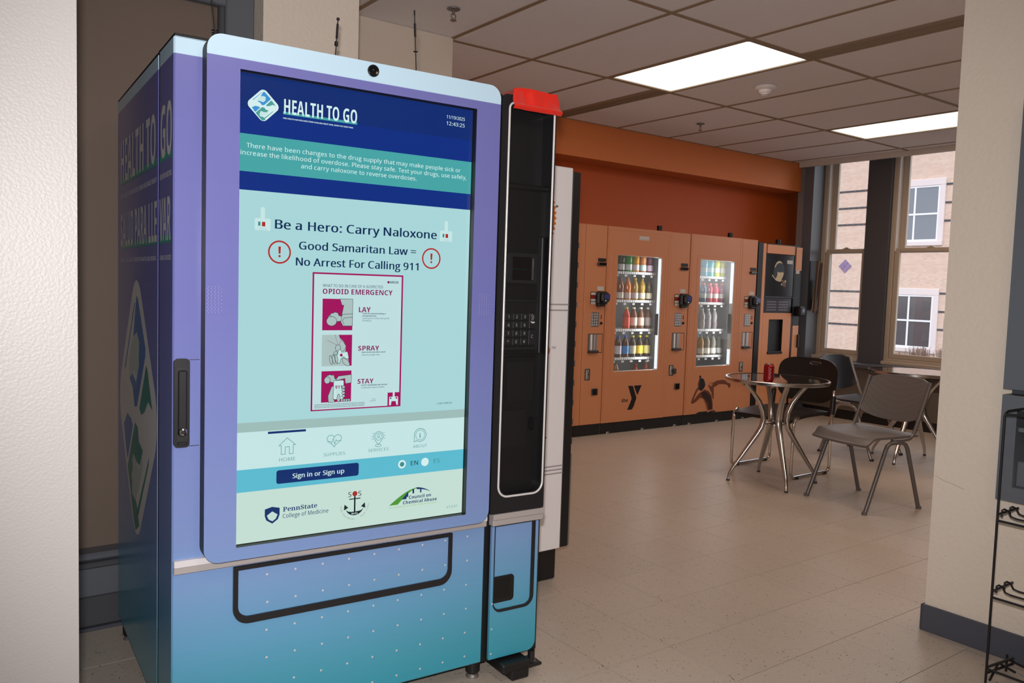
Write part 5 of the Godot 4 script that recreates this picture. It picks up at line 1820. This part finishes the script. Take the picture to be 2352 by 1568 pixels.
func chairs():
	# perforated grey plastic
	var im := Image.create(64, 64, false, Image.FORMAT_RGB8)
	im.fill(rgb(104, 98, 96))
	for i in 2:
		for j in 2:
			im.fill_rect(Rect2i(i * 32 + 10, j * 32 + 10, 12, 12), rgb(74, 70, 70))
	var gp = mat(Color.WHITE, 0.5)
	gp.albedo_texture = ImageTexture.create_from_image(im)
	gp.uv1_triplanar = true
	gp.uv1_scale = Vector3.ONE * 40.0
	var gs = mat(rgb(104, 98, 96), 0.42)
	var gf = mat(rgb(116, 112, 112), 0.35, 0.5)
	var c1 = stack_chair("stacking_chair", "grey plastic stacking chair in front of the nearer table", V(4.79, 0, -2.735), PI + 0.217 * -1.0, gs, gf)
	c1.get_node("backrest").mesh.surface_set_material(0, gp)
	var navy = mat(rgb(32, 32, 40), 0.4)
	stack_chair("stacking_chair", "dark blue black stacking chair with grey tubes behind the grey chair", V(6.29, 0, -3.63), -1.54, navy, mat(rgb(150, 144, 140), 0.3, 0.6))
	# black sled base chair facing the nearer table
	var t = thing("sled_chair", "black chair with a rounded back, hand slot and chrome sled legs, by the coffee machine", "chair", V(5.15, 0, -3.58))
	var hz := 0.255
	for s in [-1.0, 1.0]:
		var z = s * hz
		var b = B.new()
		b.tube(M.chrome, [V(-0.2, 0.435, z), V(-0.235, 0.41, z), V(-0.245, 0.37, z), V(-0.25, 0.06, z), V(-0.245, 0.03, z), V(-0.22, 0.014, z), V(0.18, 0.014, z), V(0.205, 0.03, z), V(0.212, 0.06, z), V(0.208, 0.3, z), V(0.212, 0.47, z), V(0.232, 0.6, z * 0.985)], 0.0115, 10)
		var fr = part(t, "sled_leg", b, "chrome sled leg")
		for x in [-0.19, 0.15]:
			b = B.new()
			b.box(M.black, V(x - 0.02, 0.0, z - 0.014), V(x + 0.02, 0.018, z + 0.014), 0.004)
			part(fr, "glide", b)
		b = B.new()
		b.tube(M.black, [V(0.209, 0.43, z), V(0.214, 0.485, z), V(0.226, 0.56, z * 0.99)], [0.019, 0.02, 0.017], 12)
		part(t, "back_bracket", b)
	var b = B.new()
	var bl = mat(rgb(24, 22, 22), 0.4)
	var f = func(u, w):
		var x = lerpf(-0.265, 0.2, u)
		var z = lerpf(-0.235, 0.235, w)
		return V(x, 0.452 - 0.035 * pow(1 - u, 4) - 0.014 * sin(PI * u) * sin(PI * w) - 0.006 * pow(absf(w - 0.5) * 2, 4), z)
	b.surf(bl, 18, 16, f)
	b.surf(bl, 18, 16, func(u, w): return f.call(u, w) - V(0, 0.022, 0))
	for q in 4:
		for i in 18:
			var k0 = i / 18.0
			var k1 = (i + 1) / 18.0
			var A = [f.call(k0, 0.0), f.call(k0, 1.0), f.call(0.0, k0), f.call(1.0, k0)][q]
			var C = [f.call(k1, 0.0), f.call(k1, 1.0), f.call(0.0, k1), f.call(1.0, k1)][q]
			b.quad(bl, A, C, C - V(0, 0.022, 0), A - V(0, 0.022, 0), [V(0, 0, -1), V(0, 0, 1), V(-1, 0, 0), V(1, 0, 0)][q])
	part(t, "seat", b)
	# backrest plate with a hand slot; drawn flat (x = depth of the room), then bent
	b = B.new()
	var outer := PackedVector2Array()
	var inner := PackedVector2Array()
	var N := 48
	for i in N:
		var a = TAU * i / N
		var c = cos(a)
		var s2 = sin(a)
		var ex = 0.248 * signf(c) * pow(absf(c), 0.55)
		var ey = (0.145 if s2 > 0 else 0.185) * signf(s2) * pow(absf(s2), 0.6)
		outer.append(Vector2(ex, 0.672 + ey))
		inner.append(Vector2(0.045 + 0.052 * signf(c) * pow(absf(c), 0.6), 0.787 + (0.008 if s2 > 0 else 0.02) * s2))
	var bend = func(p, d):
		var e = p.x / 0.262
		var k = (p.y - 0.5) / 0.3
		return V(0.236 + 0.03 * (1.0 - e * e) + 0.028 * k + d, p.y, p.x)
	for i in N:
		var j = (i + 1) % N
		# several bands between slot and rim so that the plate bends smoothly
		for q in 5:
			var k0 = q / 5.0
			var k1 = (q + 1) / 5.0
			var a0 = inner[i].lerp(outer[i], k0)
			var a1 = inner[i].lerp(outer[i], k1)
			var b0 = inner[j].lerp(outer[j], k0)
			var b1 = inner[j].lerp(outer[j], k1)
			for d in [0.0, 0.012]:
				var n = V(-1.0 if d == 0.0 else 1.0, 0, -0.22 * a1.x / 0.262).normalized()
				b.q4(bl, bend.call(a0, d), bend.call(b0, d), bend.call(b1, d), bend.call(a1, d), n, n, n, n)
		for e in [[outer, 1.0], [inner, -1.0]]:
			var p = e[0][i]
			var r = e[0][j]
			var dd = (r - p).normalized()
			var n2 = V(0, -dd.x, dd.y) * e[1]
			b.q4(bl, bend.call(p, 0), bend.call(r, 0), bend.call(r, 0.012), bend.call(p, 0.012), n2, n2, n2, n2)
	part(t, "backrest", b)

func right_side():
	# two open fronted grey cabinets fixed to the right wall
	for q in [[0.978, 1.985, 0, "upper tall grey wall cabinet with a dark inside, on the right wall"], [0.59, 0.958, 1, "lower grey wall cabinet with a shelf, on the right wall"]]:
		var t = thing("wall_cabinet", q[3], "cabinet", V(3.153, 0, -1.25), 0.0, "")
		var z1 := 0.78
		var fw := 0.062 if q[2] == 0 else 0.05
		var b = B.new()
		b.X = Transform3D(Basis(Vector3.UP, -PI / 2), V(-0.1, 0, 0))
		b.ring(M.grey, rr(0.0, q[0], z1, q[1], 0.002, 1), rr(fw, q[0] + fw, z1 - fw, q[1] - fw, 0.002, 1), -0.1, 0.0, M.grey, M.grey)
		part(t, "frame", b)
		b = B.new()
		if q[2] == 0:
			b.box(M.black, V(-0.012, q[0] + 0.03, 0.03), V(-0.001, q[1] - 0.03, z1 - 0.03))
			part(t, "back_panel", b)
		else:
			b.box(M.dgrey, V(-0.012, q[0] + 0.03, 0.03), V(-0.001, q[1] - 0.03, z1 - 0.03))
			part(t, "back_panel", b)
			b = B.new()
			b.box(M.grey, V(-0.085, 0.832, fw), V(-0.01, 0.848, z1 - fw), 0.002)
			part(t, "shelf", b)
			b = B.new()
			b.box(M.grey, V(-0.075, q[0] + fw, fw), V(-0.06, 0.73, z1 - fw), 0.004)
			part(t, "apron_panel", b)
	var s = B.new()
	s.box(M.dgrey, V(3.085, 0.958, -1.235), V(3.153, 0.978, -0.48), 0.004)
	solo("cabinet_rail", s, "dark grey rail between the two wall cabinets", "rail")
	# black wire literature rack in front of them
	var t = thing("wire_rack", "black wire literature rack at the right edge in front of the cabinets", "rack", V(2.89, 0, -1.172))
	var r := 0.0042
	for p in [[0, 0], [0, 0.5], [0.155, 0.5]]:
		var b = B.new()
		b.tube(M.black, [V(p[0], 0, p[1]), V(p[0], 0.905, p[1])], r, 8)
		part(t, "post", b)
	var b = B.new()
	b.tube(M.black, [V(0, 0.905, 0), V(0.004, 0.916, 0.003), V(0.016, 0.92, 0.004), V(0.14, 0.92, 0.004), V(0.155, 0.92, 0.02), V(0.155, 0.92, 0.48), V(0.155, 0.905, 0.5)], r, 8)
	b.tube(M.black, [V(0.004, 0.908, 0.0), V(0.012, 0.91, 0.03), V(0.0, 0.908, 0.48), V(0, 0.9, 0.5)], r, 8)
	part(t, "top_rail", b)
	for y in [0.575, 0.315]:
		b = B.new()
		b.tube(M.black, [V(0, y, 0), V(0.155, y, 0.0)], r, 8)
		b.tube(M.black, [V(0, y, 0.5), V(0.155, y, 0.5)], r, 8)
		b.tube(M.black, [V(0, y - 0.02, 0.0), V(0, y - 0.02, 0.5)], r, 8)
		var sh = part(t, "shelf_frame", b)
		for k in 2:
			b = B.new()
			var x = 0.05 + k * 0.062
			b.tube(M.black, [V(x - 0.008, y - 0.014, -0.004), V(x - 0.008, y + 0.008, -0.004), V(x, y + 0.011, 0.0), V(x + 0.008, y + 0.006, 0.008), V(x + 0.012, y - 0.012, 0.016), V(x + 0.02, y - 0.018, 0.03), V(x + 0.022, y - 0.018, 0.49)], 0.0034, 6)
			part(sh, "wire", b)
	b = B.new()
	for y in [0.055, 0.035]: b.tube(M.black, [V(0, y, 0), V(0.155, y, 0.02)], r, 8)
	b.tube(M.black, [V(0.005, 0.012, 0.01), V(0.07, 0.055, 0.008), V(0.15, 0.01, 0.03)], r, 8)
	b.tube(M.black, [V(0.155, 0.045, 0), V(0, 0.045, 0.5)], r, 8)
	b.tube(M.black, [V(0, 0.05, 0), V(0, 0.05, 0.5)], r, 8)
	b.tube(M.black, [V(0.155, 0.0, 0), V(0.155, 0.06, 0)], r, 8)
	part(t, "base_brace", b)

func outside():
	var fx := 27.0
	# pale brick building across the street
	var t = thing("brick_building", "pale pink brick building across the street, seen through the windows", "building", V(fx, -1.5, -15))
	var b = B.new()
	b.box(M.brick, V(0, 0, -14), V(6, 11.5, 13))
	part(t, "wall", b)
	var stone = mat(rgb(222, 206, 202), 0.8)
	var dk = mat(rgb(62, 60, 66), 0.8)
	var oy := 1.5
	var oz := 15.0
	var bandz = [[-20.0, -15.7], [-13.165, -9.6], [-7.0, -3.0]]
	for y in [5.03, 4.44, 3.855, 1.5, 0.905, 0.32, 7.4, 8.0, 8.6]:
		b = B.new()
		for q in bandz:
			var z = q[0]
			var k := 0
			while z < q[1]:
				b.box(dk, V(-0.012, y + oy - 0.034, z + oz), V(0.01, y + oy + 0.034, z + oz + 0.19))
				z += 0.203
		part(t, "dark_brick_band", b)
	for q in [[-16.56, 2.39], [-12.66, 2.345], [-9.0, 2.35]]:
		b = B.new()
		var pm = mat(rgb(128, 104, 140), 0.6)
		for i in 2:
			for j in 2:
				var c = Vector2((i - j) * 0.127, (i + j - 1) * 0.127)
				b.X = Transform3D(Basis(Vector3.UP, -PI / 2) * Basis(Vector3.BACK, PI / 4), V(0, q[1] + oy + c.y, q[0] + oz + c.x))
				b.box(pm, V(-0.086, -0.086, -0.02), V(0.086, 0.086, 0.02), 0.004)
		b.X = Transform3D()
		part(t, "diamond_tile", b, "purple diamond of four tiles")
	var wn := 0
	for q in [[-14.96, -13.35, 3.22, 5.02, 4.1, rgb(104, 112, 122)], [-14.96, -13.35, -0.32, 1.43, 0.58, rgb(70, 64, 70)], [-22.4, -20.8, 3.22, 5.02, 4.1, rgb(104, 112, 122)], [-22.4, -20.8, -0.32, 1.43, 0.58, rgb(70, 64, 70)], [-8.6, -7.4, 3.22, 5.02, 4.1, rgb(104, 112, 122)]]:
		b = B.new()
		var z0 = q[0] + oz
		var z1 = q[1] + oz
		var y0 = q[2] + oy
		var y1 = q[3] + oy
		b.box(stone, V(-0.05, y1, z0 - 0.18), V(0.02, y1 + 0.22, z1 + 0.18), 0.01)
		b.box(stone, V(-0.09, y0 - 0.16, z0 - 0.18), V(0.02, y0 - 0.02, z1 + 0.18), 0.01)
		b.box(stone, V(-0.05, y0 - 0.02, z1 + 0.005), V(0.02, y1, z1 + 0.18), 0.01)
		b.box(stone, V(-0.05, y0 - 0.02, z0 - 0.18), V(0.02, y1, z0 - 0.005), 0.01)
		var w = part(t, "window", b, "stone framed window")
		b = B.new()
		b.box(mat(q[5], 0.08), V(-0.012, y0, z0), V(0.005, y1, z1))
		part(w, "pane", b)
		b = B.new()
		var fm = mat(rgb(235, 232, 235), 0.5)
		b.box(fm, V(-0.03, y0 - 0.02, z0), V(0.0, y0 + 0.05, z1))
		b.box(fm, V(-0.03, y1 - 0.05, z0), V(0.0, y1, z1))
		b.box(fm, V(-0.028, y0 - 0.018, z1 - 0.05), V(0.001, y1 - 0.002, z1))
		b.box(fm, V(-0.028, y0 - 0.018, z0), V(0.001, y1 - 0.002, z0 + 0.05))
		b.box(fm, V(-0.032, q[4] + oy - 0.03, z0), V(0.0, q[4] + oy + 0.03, z1))
		b.box(fm, V(-0.026, y0, (z0 + z1) / 2 - 0.03), V(0.001, y1, (z0 + z1) / 2 + 0.03))
		part(w, "glazing_bar", b)
	# ground, post, dry shrubs
	b = B.new()
	b.box(mat(rgb(120, 116, 110), 0.9), V(8.9, -1.7, -50), V(60, -1.5, 30))
	struct("trim_6", b, "paved ground outside")
	var s = thing("sign_post", "thin grey street sign post outside the wide window", "sign", V(20, -1.5, -9.52))
	b = B.new()
	b.tube(mat(rgb(104, 104, 112), 0.5, 0.4), [V(0, 0, 0), V(0, 2.38, 0)], 0.028, 8)
	part(s, "post", b)
	b = B.new()
	b.box(mat(rgb(128, 126, 132), 0.6), V(-0.045, 2.05, -0.075), V(-0.03, 2.34, 0.075), 0.004)
	part(s, "sign_plate", b)
	for k in 4:
		b = B.new()
		var tw = [mat(rgb(150, 118, 104), 0.9), mat(rgb(120, 84, 66), 0.9), mat(rgb(170, 150, 140), 0.9)]
		for i in 380:
			var a = rng.randf() * TAU
			var c = V(rng.randf_range(-0.3, 0.3), 0, rng.randf_range(-0.2, 0.2))
			var hgt = rng.randf_range(0.7, 1.32) - (0.25 if k == 1 else 0.0)
			var d = V(cos(a) * 0.12, hgt, sin(a) * 0.09)
			b.tube(tw[rng.randi_range(0, 2)], [c, c + d * 0.6 + V(0.02, 0, 0.03), c + d], [0.02, 0.014, 0.006], 3)
		solo("dry_shrub", b, ["dry brown twiggy shrub below the lower window opposite, leftmost", "low dry shrub second from left below the lower window opposite", "dry twiggy shrub under the right side of the lower window opposite", "dry reddish shrub by the street sign post"][k], "shrub", V(25.6, -1.5, -14.3 + k * 0.62 + (0.25 if k == 3 else 0.0)), 0.0, "dry shrubs outside")
